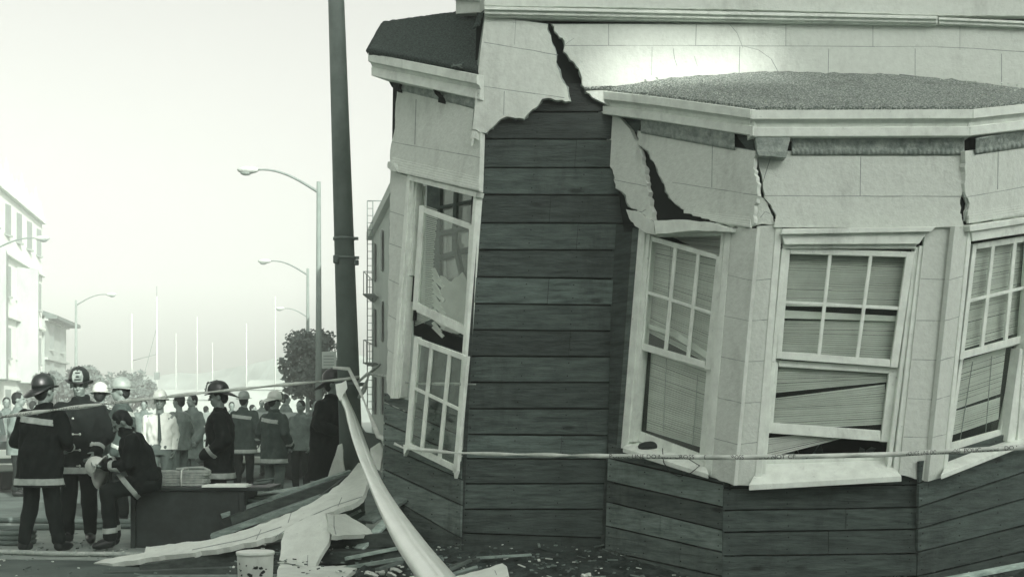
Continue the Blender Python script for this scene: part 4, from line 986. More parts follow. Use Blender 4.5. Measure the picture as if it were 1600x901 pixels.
for (ya, yb) in ((60, 66), (70, 76), (80, 86)):
    bm = newbm(); x = fx((ya + yb) / 2); q = [Vector((fx(ya), ya, 3.4)), Vector((fx(ya) + .9, ya + 1.4, 3.4)), Vector((fx(yb) + .9, yb - 1.4, 3.4)), Vector((fx(yb), yb, 3.4))]
    poly_prism(bm, q, Vector((0, 0, 7.6)), Vector((1, 0, 0)), Vector((0, 1, 0))); link('bay_window', bm, M['far_grey'], r)
r, fx = far_building('tiled_house', -36.3, 89.5, 99, 8.6, 'smaller pale house with a dark tiled eave beside the tall white building', 10, 3, 'far_grey', False)
bm = newbm(); a, b = Vector((fx(89.5), 89.5, 8.6)), Vector((fx(99), 99, 8.6)); vs = [bm.verts.new(v) for v in (a + Vector((.9, 0, 0)), b + Vector((.9, .8, 0)), b + Vector((-5, .8, 2.0)), a + Vector((-5, 0, 2.0)), a + Vector((.9, 0, -.25)), b + Vector((.9, .8, -.25)), b + Vector((-5, .8, -.25)), a + Vector((-5, 0, -.25)))]
for f in ((0, 1, 2, 3), (4, 5, 6, 7), (0, 1, 5, 4), (1, 2, 6, 5), (2, 3, 7, 6), (3, 0, 4, 7)): bm.faces.new([vs[k] for k in f])
link('roof', bm, M['far_roof'], r)
# low hazy buildings near the water
for i, (x, Y, wd, h, lb) in enumerate([(-50, 128, 9, 3.6, 'low hazy white building beyond the crowd, leftmost by the trees'), (-38, 135, 12, 3.0, 'long low hazy shed near the masts'), (-26, 140, 8, 4.2, 'small hazy white building right of the masts')]):
    rr = empty('low_building', (x, Y, 0), label=lb, cat='building', group='low hazy buildings near the masts')
    bm = newbm(); box(bm, (0, 0, h / 2), (wd, 6, h)); link('wall', bm, M['far_grey'], rr, world=False)
    bm = newbm(); q = [Vector((-wd / 2 - .2, -3.2, h)), Vector((wd / 2 + .2, -3.2, h)), Vector((wd / 2 + .2, 0, h + 1.0)), Vector((-wd / 2 - .2, 0, h + 1.0))]; poly_prism(bm, q, Vector((0, 0, -.15)), Vector((1, 0, 0)), Vector((0, 1, 0))); link('roof', bm, M['far_grey'], rr, world=False)
# right far building with fire escape, seen past the side of the house
def right_far():
    x1 = -6.75; y1 = 58.5
    r = empty('row_building', (x1, y1, 0), label='hazy grey row building with an iron fire escape, just left of the damaged house', cat='building')
    def fx(Y): return x1 + (y1 - Y) * .19
    bm = newbm(); q = [Vector((fx(24), 24, 0)), Vector((fx(y1), y1, 0)), Vector((fx(y1) + 9, y1, 0)), Vector((fx(24) + 9, 24, 0))]
    poly_prism(bm, q, Vector((0, 0, 10.4)), Vector((1, 0, 0)), Vector((0, 1, 0))); link('wall', bm, M['far_grey'], r)
    bm = newbm(); beam(bm, Vector((fx(24) - .1, 24, 9.9)), Vector((fx(y1) - .1, y1, 9.9)), .3, .4); link('cornice', bm, M['far_grey'], r)
    for Y in range(28, 58, 4):
        for z in (2.2, 5.3, 8.3):
            bm = newbm(); box(bm, (fx(Y) - .02, Y, z), (.06, 1.2, 1.7)); link('window', bm, M['far_pane'], r)
    fe = newbm(); X = fx(55)
    for z in (3.6, 6.6):
        box(fe, (X - .2, 55, z), (.5, 3.5, .06))
        for yy in (53.3, 54.4, 55.6, 56.7): tube(fe, [Vector((X - .42, yy, z)), Vector((X - .42, yy, z + 1))], .02, 6)
        tube(fe, [Vector((X - .42, 53.3, z + 1)), Vector((X - .42, 56.7, z + 1))], .02, 6); tube(fe, [Vector((X - .42, 53.3, z + 1)), Vector((X, 53.3, z + 1))], .02, 6)
    tube(fe, [Vector((X - .40, 54.5, 1.5)), Vector((X - .40, 54.5, 10.9))], .025, 6); tube(fe, [Vector((X - .15, 54.5, 1.5)), Vector((X - .15, 54.5, 10.9))], .025, 6)
    tube(fe, [Vector((X - .40, 54.5, 10.9)), Vector((X + .3, 54.5, 10.9))], .025, 6)
    for z in range(0, 30): tube(fe, [Vector((X - .40, 54.5, 1.6 + z * .32)), Vector((X - .15, 54.5, 1.6 + z * .32))], .015, 4)
    link('fire_escape', fe, M['iron'], r)
right_far()

# masts
for i, (px, ptop, Y, rad, lb) in enumerate([(206, 490, 120, .09, 'white mast left of the tall rigged mast'), (245, 463, 118, .10, 'tallest white mast, with rigging lines'), (275, 520, 135, .06, 'faint short mast right of the tall rigged mast'), (308, 495, 130, .07, 'thin mast above the man in the dark coat'), (332, 535, 140, .06, 'short thin mast left of the profile firefighter'), (385, 505, 125, .08, 'white mast between the profile firefighter and the tree'), (430, 463, 110, .09, 'white mast close left of the round tree')]):
    r = empty('boat_mast', (P(px, 645, Y).x, Y, 0), label=lb, cat='mast', group='boat masts beyond the street')
    top = P(px, ptop, Y).z; bm = newbm(); tube(bm, [Vector((0, 0, 0)), Vector((0, 0, top))], [rad, rad * .7], 8); link('mast_pole', bm, M['mast'], r, world=False)
    if i == 1:
        bm = newbm(); tube(bm, [Vector((0, 0, top - 3)), Vector((-2.6, 0, 0))], .035, 5); tube(bm, [Vector((0, 0, top - 5.6)), Vector((-2.3, 0, top - 6.2))], .035, 5); tube(bm, [Vector((0, 0, top - .2)), Vector((0, 0, top + 1.0))], .03, 5); box(bm, (0, 0, 5), (.5, .2, .7)); link('rigging', bm, M['iron'], r, world=False)
# sign
r = empty('street_sign', (P(514, 645, 47).x, 47, 0), label='small pale square sign in front of the round tree', cat='sign')
bm = newbm(); tube(bm, [Vector((0, 0, 0)), Vector((0, 0, 3.9))], .04, 8); link('post', bm, M['lamp_steel'], r, world=False)
bm = newbm(); box(bm, (0, -.06, 3.45), (.58, .03, .65)); link('sign_plate', bm, M['far_grey'], r, .01, False)
bm = newbm()
for z in (3.6, 3.48, 3.36, 3.26): box(bm, (0, -.08, z), (.4, .006, .03))
link('sign_marking', bm, M['iron'], r, world=False)

# ------------------------------------------------------------------ trees
def tree(loc, h, rad, label, seed, n=2600, ls=.11, trunk=.14):
    rnd = random.Random(seed); r = empty('street_tree', loc, label=label, cat='tree', group='street trees beyond the crowd')
    bm = newbm(); tube(bm, [Vector((0, 0, 0)), Vector((.05, 0, h * .3)), Vector((0, .05, h * .6)), Vector((.03, 0, h * .85))], [trunk, trunk * .8, trunk * .5, trunk * .2], 8)
    cl = []
    for k in range(17):
        a = rnd.uniform(0, 6.3); el = rnd.uniform(-.3, 1.1); d = Vector((math.cos(a) * math.cos(el), math.sin(a) * math.cos(el), math.sin(el)))
        c = Vector((0, 0, h * .62)) + Vector((d.x * rad * .78 * rnd.uniform(.6, 1.1), d.y * rad * .78, d.z * h * .32)); cl.append((c, rad * rnd.uniform(.18, .42)))
        tube(bm, [Vector((0, 0, h * .35)), c.lerp(Vector((0, 0, h * .45)), .4), c], [trunk * .45, trunk * .25, trunk * .08], 5)
    cl.append((Vector((0, 0, h * .6)), rad * .6))
    link('trunk', bm, M['bark'], r, world=False)
    bm = newbm()
    for k in range(n):
        c, cr_ = rnd.choice(cl); d = Vector((rnd.gauss(0, 1), rnd.gauss(0, 1), rnd.gauss(0, 1))).normalized() * cr_ * rnd.random() ** .35 * (1.15 if rnd.random() < .08 else 1)
        p = c + d; u = Vector((rnd.gauss(0, 1), rnd.gauss(0, 1), rnd.gauss(0, 1))).normalized(); v = u.orthogonal().normalized(); s = ls * rnd.uniform(.6, 1.3)
        bm.faces.new([bm.verts.new(p + u * s), bm.verts.new(p + v * s * .6), bm.verts.new(p - u * s), bm.verts.new(p - v * s * .6)])
    link('crown', bm, M['leaf'], r, world=False)
tree((P(494, 645, 50).x, 50, 0), 4.7, 1.75, 'dark bushy tree left of the leaning pole', 3, 5200, .10)
tree((P(122, 645, 84).x, 84, 0), 4.8, 2.0, 'round hazy tree behind the black helmeted pair', 4, 2400, .17)
tree((P(205, 645, 92).x, 92, 0), 4.2, 2.4, 'low wide hazy tree above the white helmet', 5, 2400, .17)
tree((P(90, 645, 78).x, 78, 0), 4.0, 1.8, 'small hazy tree beside the tiled house', 6, 2000, .17)

# ------------------------------------------------------------------ cars
def car(loc, rz, m, label):
    r = empty('parked_car', loc, rz, label=label, cat='car', group='cars standing in the hazy street')
    side = [(-2.2, .35), (-2.25, .65), (-2.1, .9), (-1.5, .97), (-1.0, 1.38), (.55, 1.42), (1.15, 1.0), (2.0, .9), (2.2, .7), (2.2, .35)]
    bm = newbm(); poly_prism(bm, [Vector((x, -.82, z)) for x, z in side], Vector((0, 1.64, 0)), Vector((1, 0, 0)), Vector((0, 0, 1))); link('body', bm, M[m], r, .06, False)
    bm = newbm()
    for y in (-.825, .825): poly_prism(bm, [Vector((x, y - .004, z)) for x, z in ((-1.35, 1.0), (-.95, 1.32), (-.25, 1.35), (-.25, 1.0))], Vector((0, .008, 0)), Vector((1, 0, 0)), Vector((0, 0, 1))); poly_prism(bm, [Vector((x, y - .004, z)) for x, z in ((-.15, 1.0), (-.15, 1.35), (.5, 1.36), (.95, 1.0))], Vector((0, .008, 0)), Vector((1, 0, 0)), Vector((0, 0, 1)))
    link('side_window', bm, M['far_pane'], r, world=False)
    bm = newbm(); poly_prism(bm, [Vector((.62, -.7, 1.39)), Vector((.62, .7, 1.39)), Vector((1.16, .7, 1.03)), Vector((1.16, -.7, 1.03))], Vector((.03, 0, .03)), Vector((1, 0, 0)), Vector((0, 1, 0))); link('windscreen', bm, M['far_pane'], r, world=False)
    for x in (-1.35, 1.35):
        for y in (-.78, .78):
            bm = newbm(); lathe(bm, [(.18, -.1), (.32, -.1), (.33, 0), (.32, .1), (.18, .1)], (x, y, .33), 18, M=Matrix.Rotation(R(90), 3, 'X')); wv = link('wheel', bm, M['tyre'], r, world=False)
    for y in (-.6, .6):
        bm = newbm(); box(bm, (2.2, y, .68), (.06, .3, .16)); link('headlight', bm, M['paper'], r, .02, False)
    bm = newbm(); box(bm, (2.25, 0, .45), (.12, 1.6, .14)); link('bumper', bm, M['metal'], r, .02, False); bm = newbm(); box(bm, (-2.27, 0, .45), (.12, 1.6, .14)); link('bumper', bm, M['metal'], r, .02, False)
car((P(468, 645, 27).x, 27, 0), R(-115), 'car_dark', 'hazy dark car behind the white helmeted firefighter')
car((P(-75, 645, 23).x, 23, 0), R(-60), 'car_dark', 'dark car at the left edge behind the firefighters')
car((P(352, 645, 34).x, 34, 0), R(-100), 'car', 'hazy car far behind the profile firefighter')

# ------------------------------------------------------------------ people
def remesh(bm, vox, smooth=3, fold=0.0, seed=0, fscale=(9, 9, 3)):
    me = bpy.data.meshes.new('tmp'); bmesh.ops.recalc_face_normals(bm, faces=bm.faces[:]); bm.to_mesh(me); bm.free()
    o = bpy.data.objects.new('tmp', me); COL.objects.link(o)
    r = o.modifiers.new('r', 'REMESH'); r.mode = 'VOXEL'; r.voxel_size = vox; r.use_smooth_shade = True
    s = o.modifiers.new('s', 'SMOOTH'); s.factor = .5; s.iterations = smooth
    dg = bpy.context.evaluated_depsgraph_get(); m2 = bpy.data.meshes.new_from_object(o.evaluated_get(dg)); bpy.data.objects.remove(o); bpy.data.meshes.remove(me)
    b = bmesh.new(); b.from_mesh(m2); bpy.data.meshes.remove(m2); b.normal_update()
    if fold:
        for v in b.verts:
            p = v.co; k = noise.noise((p.x * fscale[0] + seed, p.y * fscale[1], p.z * fscale[2])) + .7 * noise.noise((p.x * 17 + seed, p.y * 17, p.z * 11))
            v.co = p + v.normal * fold * k
    return b
def cap_(bm, a, b, r0, r1, seg=10):
    a = Vector(a); b = Vector(b)
    if (b - a).length < 1e-4: return
    d = (b - a).normalized(); pts = []; rad = []
    for k in range(4): t = math.pi / 2 * k / 4; pts.append(a - d * r0 * math.cos(t)); rad.append(max(.001, r0 * math.sin(t)))
    pts.append(a); rad.append(r0); pts.append(b); rad.append(r1)
    for k in range(3, -1, -1): t = math.pi / 2 * k / 4; pts.append(b + d * r1 * math.cos(t)); rad.append(max(.001, r1 * math.sin(t)))
    tube(bm, pts, rad, seg)
def ell(bm, c, s, rot=None):
    Mx = Matrix.Translation(Vector(c)) @ (rot.to_4x4() if rot else Matrix.Identity(4)) @ Matrix.Diagonal((s[0], s[1], s[2], 1))
    bmesh.ops.create_uvsphere(bm, u_segments=16, v_segments=10, radius=1, matrix=Mx)
def loft(bm, secs, seg=20):
    """secs: (center, rx, ry) horizontal-ish sections bottom to top, optional 3x3"""
    rings = []
    for s in secs:
        c, rx, ry = Vector(s[0]), s[1], s[2]; Mx = s[3] if len(s) > 3 else Matrix.Identity(3)
        rings.append([bm.verts.new(c + Mx @ Vector((rx * math.copysign(abs(math.cos(a)) ** .85, math.cos(a)), ry * math.copysign(abs(math.sin(a)) ** .85, math.sin(a)), 0))) for a in [2 * math.pi * k / seg for k in range(seg)]])
    for i in range(len(rings) - 1):
        for k in range(seg): bm.faces.new((rings[i][k], rings[i][(k + 1) % seg], rings[i + 1][(k + 1) % seg], rings[i + 1][k]))
    bm.faces.new(rings[0][::-1]); bm.faces.new(rings[-1])
def band_of(bmsrc, test_planes, off, name, m, parent):
    """strip cut out of a garment: between two planes [(co,no),(co,no)] (kept on the positive side of both) and near centre"""
    b = bmsrc.copy()
    for co, no in test_planes['planes']:
        bmesh.ops.bisect_plane(b, geom=b.verts[:] + b.edges[:] + b.faces[:], plane_co=Vector(co), plane_no=Vector(no), clear_inner=True)
    if 'near' in test_planes:
        c, rr = test_planes['near']; c = Vector(c); bmesh.ops.delete(b, geom=[v for v in b.verts if (v.co - c).length > rr], context='VERTS')
    if 'keep' in test_planes: bmesh.ops.delete(b, geom=[v for v in b.verts if not test_planes['keep'](v.co)], context='VERTS')
    b.normal_update()
    for v in b.verts: v.co += v.normal * off
    if len(b.faces) == 0: b.free(); return None
    o = link(name, b, M[m], parent, world=False, recalc=False)
    s = o.modifiers.new('s', 'SOLIDIFY'); s.thickness = .004; s.offset = -1
    return o
def hand(bm, wrist, dirv, palm_n, side, curl=.5, scale=1.0):
    """palm + four fingers + thumb. dirv: along the hand, palm_n: out of the palm"""
    w_ = Vector(wrist); d = Vector(dirv).normalized(); n = Vector(palm_n); n = (n - d * n.dot(d)).normalized(); s = d.cross(n) * side
    pc = w_ + d * .05 * scale
    Mx = Matrix((s, d, n)).transposed(); ell(bm, pc, (.043 * scale, .055 * scale, .017 * scale), Mx)
    for k, (x, L) in enumerate(((-.03, .062), (-.01, .075), (.011, .072), (.031, .055))):
        p = w_ + (d * .088 + s * x) * scale; c = curl * .9; q = d
        for j, f in enumerate((.45, .32, .23)):
            ang = c * (j + 1) * .75; q = (d * math.cos(ang) + n * math.sin(ang)); p2 = p + q * L * f * 1.15 * scale
            cap_(bm, p, p2, (.0098 - .001 * j) * scale, (.009 - .001 * j) * scale, 6); p = p2
    p = w_ + (d * .03 - s * .035) * scale; q1 = (d * .65 - s * .6 + n * .35).normalized(); p2 = p + q1 * .035 * scale; cap_(bm, p, p2, .0125 * scale, .011 * scale, 6)
    q2 = (d * .85 - s * .15 + n * .6).normalized(); cap_(bm, p2, p2 + q2 * .032 * scale, .011 * scale, .009 * scale, 6)
def helmet_parts(parent, c, Mh, m, shield=True, style='leather', world=False):
    """c: head centre, Mh: head rotation (front is local -Y)"""
    c = Vector(c)
    def T(p): return c + Mh @ Vector(p)
    bm = newbm()
    prof = [(.104, .035), (.106, .06), (.103, .09), (.094, .122), (.074, .152), (.045, .172), (.008, .182)]
    seg = 32; rings = []
    for r_, z in prof:
        ring = []
        for k in range(seg):
            a = 2 * math.pi * k / seg; rb = 1 + (.035 * max(0, math.cos(4 * a)) ** 6 if style == 'leather' else 0)
            ring.append(bm.verts.new(T((r_ * math.cos(a) * rb * .95, r_ * math.sin(a) * rb * 1.15, z))))
        rings.append(ring)
    for i in range(len(rings) - 1):
        for k in range(seg): f = bm.faces.new((rings[i][k], rings[i][(k + 1) % seg], rings[i + 1][(k + 1) % seg], rings[i + 1][k])); f.smooth = True
    bm.faces.new(rings[-1])
    hm = link('helmet', bm, M[m], parent, world=world); s = hm.modifiers.new('s', 'SOLIDIFY'); s.thickness = .006
    bm = newbm(); inn, out = [], []
    for k in range(seg):
        a = 2 * math.pi * k / seg; x, y = math.cos(a), math.sin(a)
        back = max(0, y); front = max(0, -y)
        if style == 'leather': e = .038 + .070 * back ** 1.5 + .010 * front; dz = .012 - .085 * back ** 1.3 + .012 * abs(x)
        else: e = .035 + .02 * front + .03 * back; dz = .018 - .018 * back
        inn.append(bm.verts.new(T((x * .102 * .95, y * .102 * 1.15, .038)))); out.append(bm.verts.new(T((x * (.102 + e) * .93, y * (.102 + e) * 1.1, .038 + dz - .018))))
    for k in range(seg): f = bm.faces.new((inn[k], inn[(k + 1) % seg], out[(k + 1) % seg], out[k])); f.smooth = True
    br = link('helmet_brim', bm, M[m], parent, world=world); s = br.modifiers.new('s', 'SOLIDIFY'); s.thickness = .008
    if shield:
        bm = newbm(); pts = [(-.045, -.150, .045), (.045, -.150, .045), (.055, -.142, .10), (.04, -.122, .15), (0, -.112, .168), (-.04, -.122, .15), (-.055, -.142, .10)]
        poly_prism(bm, [T(p) for p in pts], Mh @ Vector((0, .008, 0)), Vector((1, 0, 0)), Vector((0, 0, 1))); sh = link('helmet_shield', bm, M['shield'], parent, world=world)
        bm = newbm()
        for z, ww in ((.135, .045), (.10, .03), (.07, .06)): poly_prism(bm, [T((sx_ * ww / 2, -.1445 - (.008 if z < .12 else -.012), z + dz)) for sx_, dz in ((-1, -.006), (1, -.006), (1, .006), (-1, .006))], Mh @ Vector((0, .004, 0)), Vector((1, 0, 0)), Vector((0, 0, 1)))
        link('shield_marking', bm, M['print'], parent, world=world)
        bm = newbm(); cap_(bm, T((0, -.112, .160)), T((0, -.10, .178)), .012, .006, 6); cap_(bm, T((0, -.10, .165)), T((0, 0, .182)), .008, .008, 6); cap_(bm, T((0, 0, .182)), T((0, .095, .13)), .008, .007, 6); link('helmet_crest', bm, M[m], parent, world=world)
    return hm

def person(loc, rz, label, sc=1.0, coat='coat', coat_hem=.66, trousers='trouser', head='helmet', legs=None, arms=None, lean=(0, 0), headrot=(0, 0, 0), hr=True, stripes=True, vox=None, sit=None, tie=False, group=None, style='leather', gloves=False, chest_stripe=True, flare=1.0, seed=0):
    """local frame: facing -Y, feet on z=0"""
    r = empty('person', loc, rz, label=label, cat='person', group=group); r.scale = (sc,) * 3
    vb = .0085 if hr else .013; vc = .014 if hr else .018
    pel = Vector((0, 0, .93)) if not sit else Vector(sit['pelvis'])
    lx_, ly_ = lean
    chest = pel + Vector((lx_ * .38, ly_ * .38, .40 if not sit else .38)); neck = chest + Vector((lx_ * .15, ly_ * .15, .16)); 
    hc = neck + Vector((lx_ * .08, ly_ * .10 - .015, .135))
    if sit and 'head' in sit: hc = Vector(sit['head'])
    Mh = Matrix.Rotation(headrot[2], 3, 'Z') @ Matrix.Rotation(headrot[0], 3, 'X') @ Matrix.Rotation(headrot[1], 3, 'Y')
    hips = [pel + Vector((s * .095, 0, 0)) for s in (-1, 1)]
    if legs is None: legs = [((-.11, -.02, .50), (-.12, .02, .09), (-.14, -.12, .05)), ((.11, -.02, .50), (.12, .02, .09), (.14, -.12, .05))]
    sh = [chest + Vector((s * .18, 0, .045)) for s in (-1, 1)]
    if arms is None: arms = [((-.27, .03, 1.12), (-.25, -.08, .88)), ((.27, .03, 1.12), (.25, -.08, .88))]
    # body ---------------------------------------------------------------
    bm = bmesh.new()
    loft(bm, [(pel + Vector((0, 0, -.08)), .15, .10), (pel + Vector((0, 0, .02)), .165, .115), (pel.lerp(chest, .45), .14, .10), (pel.lerp(chest, .85), .165, .12), (chest + Vector((0, 0, .05)), .165, .105), (chest + Vector((0, 0, .11)), .09, .07)])
    cap_(bm, chest + Vector((0, 0, .06)), neck, .065, .056); cap_(bm, neck, hc + Mh @ Vector((0, .01, -.05)), .056, .054)
    for i in (0, 1):
        k, a, t = map(Vector, legs[i]); cap_(bm, hips[i], k, .085, .055); cap_(bm, k, a, .056, .038); cap_(bm, a, t, .038, .032)
        e, wv = map(Vector, arms[i][:2]); cap_(bm, sh[i], e, .052, .040); cap_(bm, e, wv, .040, .028)
        d = (wv - e).normalized(); pn = Vector(arms[i][2]) if len(arms[i]) > 2 else Vector((-1 if i else 1, 0, 0)) 
        hand(bm, wv, d if len(arms[i]) < 4 else arms[i][3], pn, 1 if i else -1, .75)
    def hT(p): return hc + Mh @ Vector(p)
    ell(bm, hT((0, .012, .025)), (.077, .098, .098), Mh); ell(bm, hT((0, -.022, -.045)), (.058, .070, .070), Mh); ell(bm, hT((0, -.062, -.088)), (.028, .026, .022), Mh)
    cap_(bm, hT((0, -.088, .012)), hT((0, -.112, -.022)), .009, .014, 6); ell(bm, hT((0, -.086, -.055)), (.026, .014, .007), Mh); ell(bm, hT((0, -.084, -.067)), (.022, .013, .007), Mh)
    ell(bm, hT((0, -.078, .024)), (.06, .022, .012), Mh)
    for s in (-1, 1): ell(bm, hT((s * .080, .012, -.012)), (.010, .020, .032), Mh); ell(bm, hT((s * .03, -.072, -.028)), (.02, .018, .018), Mh)
    b = remesh(bm, vb, 2); link('body', b, M['skin'], r, world=False, recalc=False)
    if hr:
        for s in (-1, 1):
            bm = newbm(); ell(bm, hT((s * .031, -.0865, .004)), (.013, .008, .007), Mh); link('eye', bm, M['print'], r, world=False)
            bm = newbm(); ell(bm, hT((s * .032, -.094, .021)), (.018, .006, .0035), Mh); link('eyebrow', bm, M['hair'], r, world=False)
    # hair -----------------------------------------------------------------
    bm = bmesh.new(); ell(bm, hT((0, .024, .035)), (.085, .10, .10), Mh); ell(bm, hT((0, .06, -.02)), (.068, .055, .07), Mh)
    b = remesh(bm, .013, 2, .004, seed, (30, 30, 30))
    # keep the face open
    bmesh.ops.delete(b, geom=[v for v in b.verts if (Mh.transposed() @ (v.co - hc)).y < -.055 and (Mh.transposed() @ (v.co - hc)).z < .06], context='VERTS')
    link('hair', b, M['hair'], r, world=False, recalc=False)
    # trousers ---------------------------------------------------------------
    bm = bmesh.new(); loft(bm, [(pel + Vector((0, 0, -.10)), .17, .13), (pel + Vector((0, 0, .05)), .18, .135), (pel + Vector((0, 0, .14)), .165, .125)])
    for i in (0, 1):
        k, a, t = map(Vector, legs[i]); cap_(bm, hips[i] + Vector((0, 0, -.02)), k, .108, .082); cap_(bm, k, a + (k - a).normalized() * .03, .082, .068)
    b = remesh(bm, vc, 3, .012, seed + 5); 
    if stripes and sit:
        for i in (0, 1):
            k, a, t = map(Vector, legs[i]); d = (k - a).normalized(); c0 = a + d * .07
            band_of(b, {'planes': [(c0, d), (c0 + d * .055, -d)], 'near': (c0, .16)}, .004, 'reflective_stripe', 'stripe', r)
    link('trousers', b, M[trousers], r, world=False, recalc=False)
    for i in (0, 1):
        k, a, t = map(Vector, legs[i]); bm = bmesh.new(); cap_(bm, a + (k - a).normalized() * .10, a, .055, .055); cap_(bm, a + Vector((0, 0, -.03)), t, .055, .045); f = (t - a); f.z = 0; f = f.normalized() if f.length > .01 else Vector((0, -1, 0)); cap_(bm, t, t + f * .03, .045, .035)
        b = remesh(bm, .012, 2); zmin = min(a.z - .075, t.z - .043)
        bmesh.ops.bisect_plane(b, geom=b.verts[:] + b.edges[:] + b.faces[:], plane_co=Vector((0, 0, zmin + .012)), plane_no=Vector((0, 0, -1)), clear_outer=False)
        link('boot', b, M['boot'], r, world=False, recalc=False)
    # coat -------------------------------------------------------------------
    bm = bmesh.new(); hz = coat_hem
    hd = Vector((0, 0, hz)) if not sit else None
    axis = (chest - pel).normalized()
    secs = []
    if sit:
        hemc = pel + Vector(sit.get('hem', (0, -.18, -.02))); Mr = Vector((0, 0, 1)).rotation_difference((pel - hemc + Vector((0, 0, .12))).normalized()).to_matrix()
        secs.append((hemc, .22, .17, Mr)); secs.append((pel + Vector((0, -.02, .03)), .215, .17))
    else:
        secs += [(Vector((pel.x, pel.y, hz - .03)), .245 * flare, .185 * flare), (Vector((pel.x, pel.y, hz + .12)), .232 * (1 + (flare - 1) * .6), .175), (pel + Vector((0, 0, .08)), .215, .165)]
    if tie: flare = .84; secs = [(Vector((pel.x, pel.y, hz - .03)), .19, .145), (pel + Vector((0, 0, .12)), .175, .135)]
    bk = .93 if tie else 1.06
    secs += [(pel.lerp(chest, .5), .205 * bk, .155 * bk), (pel.lerp(chest, .9), .215 * bk, .155 * bk), (chest + Vector((0, 0, .05)), .20 * bk, .13), (chest + Vector((0, 0, .12)), .13, .095)]
    loft(bm, secs, 24)
    for i in (0, 1):
        e, wv = map(Vector, arms[i][:2]); kk = .75 if tie else 1.04; cap_(bm, sh[i] + Vector((0, 0, -.01)), e, .085 * kk, .070 * kk); cap_(bm, e, wv, .070 * kk, .055 * kk)
    if coat.startswith('coat') or coat == 'jacket_grey' : loft(bm, [(neck + Vector((0, 0, -.07)), .095, .09), (neck + Vector((0, 0, .02)), .082, .082)], 16)
    b = remesh(bm, vc, 3, .024 if hr else .016, seed, (7, 7, 4))
    if not sit: bmesh.ops.bisect_plane(b, geom=b.verts[:] + b.edges[:] + b.faces[:], plane_co=Vector((0, 0, hz)), plane_no=Vector((0, 0, 1)), clear_inner=True)
    if stripes:
        if not sit: band_of(b, {'planes': [((0, 0, hz + .02), (0, 0, 1)), ((0, 0, hz + .085), (0, 0, -1))], 'keep': lambda c: abs(c.x - pel.x) < .27 * flare and abs(c.y - pel.y) < .24}, .004, 'reflective_stripe', 'stripe', r)
        else:
            hn = (pel - hemc + Vector((0, 0, .12))).normalized(); c0 = hemc + hn * .02
            band_of(b, {'planes': [(c0, hn), (c0 + hn * .05, -hn)], 'near': (hemc, .32)}, .004, 'reflective_stripe', 'stripe', r)
        if chest_stripe:
            z0 = chest.z - .03; band_of(b, {'planes': [((chest.x, chest.y, z0), (-.12, 0, 1)), ((chest.x, chest.y, z0 + .06), (.12, 0, -1))], 'keep': lambda c: c.y - chest.y > .05 and abs(c.x - chest.x) < .19}, .004, 'reflective_stripe', 'stripe', r)
        for i in (0, 1):
            e, wv = map(Vector, arms[i][:2]); d = (wv - e).normalized(); c0 = wv - d * .10
            band_of(b, {'planes': [(c0, d), (c0 + d * .045, -d)], 'near': (c0 + d * .02, .10)}, .004, 'reflective_stripe', 'stripe', r)
            s_ = sh[i]; d = (e - s_).normalized(); c0 = s_.lerp(e, .45)
    link('coat' if not tie else 'shirt', b, M[coat], r, world=False, recalc=False)
    if hr and stripes and not sit and chest_stripe is not None:
        bm = newbm()
        for k in range(4):
            c0 = Vector((.01, pel.y - .165 + (.0 if k < 2 else .005), .80 + .16 * k)); c0.x += chest.x * k / 4
            box(bm, c0, (.07, .012, .012)); ell(bm, c0 + Vector((.035, -.005, 0)), (.012, .008, .014)); ell(bm, c0 + Vector((-.035, -.005, 0)), (.012, .008, .012))
        link('coat_clasp', bm, M['metal'], r, world=False)
    if tie:
        bm = newbm(); q = [(-.018, -.125, chest.z + .13), (.018, -.125, chest.z + .13), (.014, -.15, chest.z + .10), (.035, -.185, pel.z + .14), (.01, -.19, pel.z + .06), (-.02, -.185, pel.z + .14), (-.014, -.15, chest.z + .10)]
        poly_prism(bm, [Vector((x + .02 * (chest.z + .1 - z), y + .005, z)) for x, y, z in q], Vector((0, .01, 0)), Vector((1, 0, 0)), Vector((0, 0, 1))); link('necktie', bm, M['coat_mid'], r, world=False)
    if head: helmet_parts(r, hc + Mh @ Vector((0, .012, .01)), Mh, head, style == 'leather', style)
    return r, hc

def gp(px, Y, z=0.0): return Vector(((px - CX) / F * Y, Y, z))
GF = 'firefighters in long coats'
# 1 back view, left
person(gp(63, 12.15, .012), R(170), 'black helmeted firefighter seen from behind at the left, pale band across the back', .985, legs=[((-.12, -.03, .5), (-.16, -.08, .09), (-.19, -.20, .05)), ((.11, -.02, .5), (.17, .03, .09), (.19, -.10, .05))],
       arms=[((-.28, -.03, 1.12), (-.16, -.27, 1.05)), ((.28, -.03, 1.12), (.16, -.27, 1.05))], head='helmet', headrot=(R(-4), R(6), R(-14)), lean=(0, -.10), seed=1, coat_hem=.665, group=GF)
# 2 facing camera
person(gp(124, 13.0, .012), R(6), 'firefighter facing the camera in a black helmet with a pale front shield', 1.04, legs=[((-.10, -.02, .5), (-.11, .0, .09), (-.14, -.14, .05)), ((.10, -.02, .5), (.11, .0, .09), (.15, -.14, .05))],
       arms=[((-.27, .0, 1.12), (-.14, -.22, 1.0), (1, 0, 0)), ((.28, .02, 1.12), (.20, -.18, .93), (-1, 0, 0))], head='helmet', headrot=(R(12), 0, R(8)), seed=2, coat_hem=.70, group=GF, chest_stripe=False)
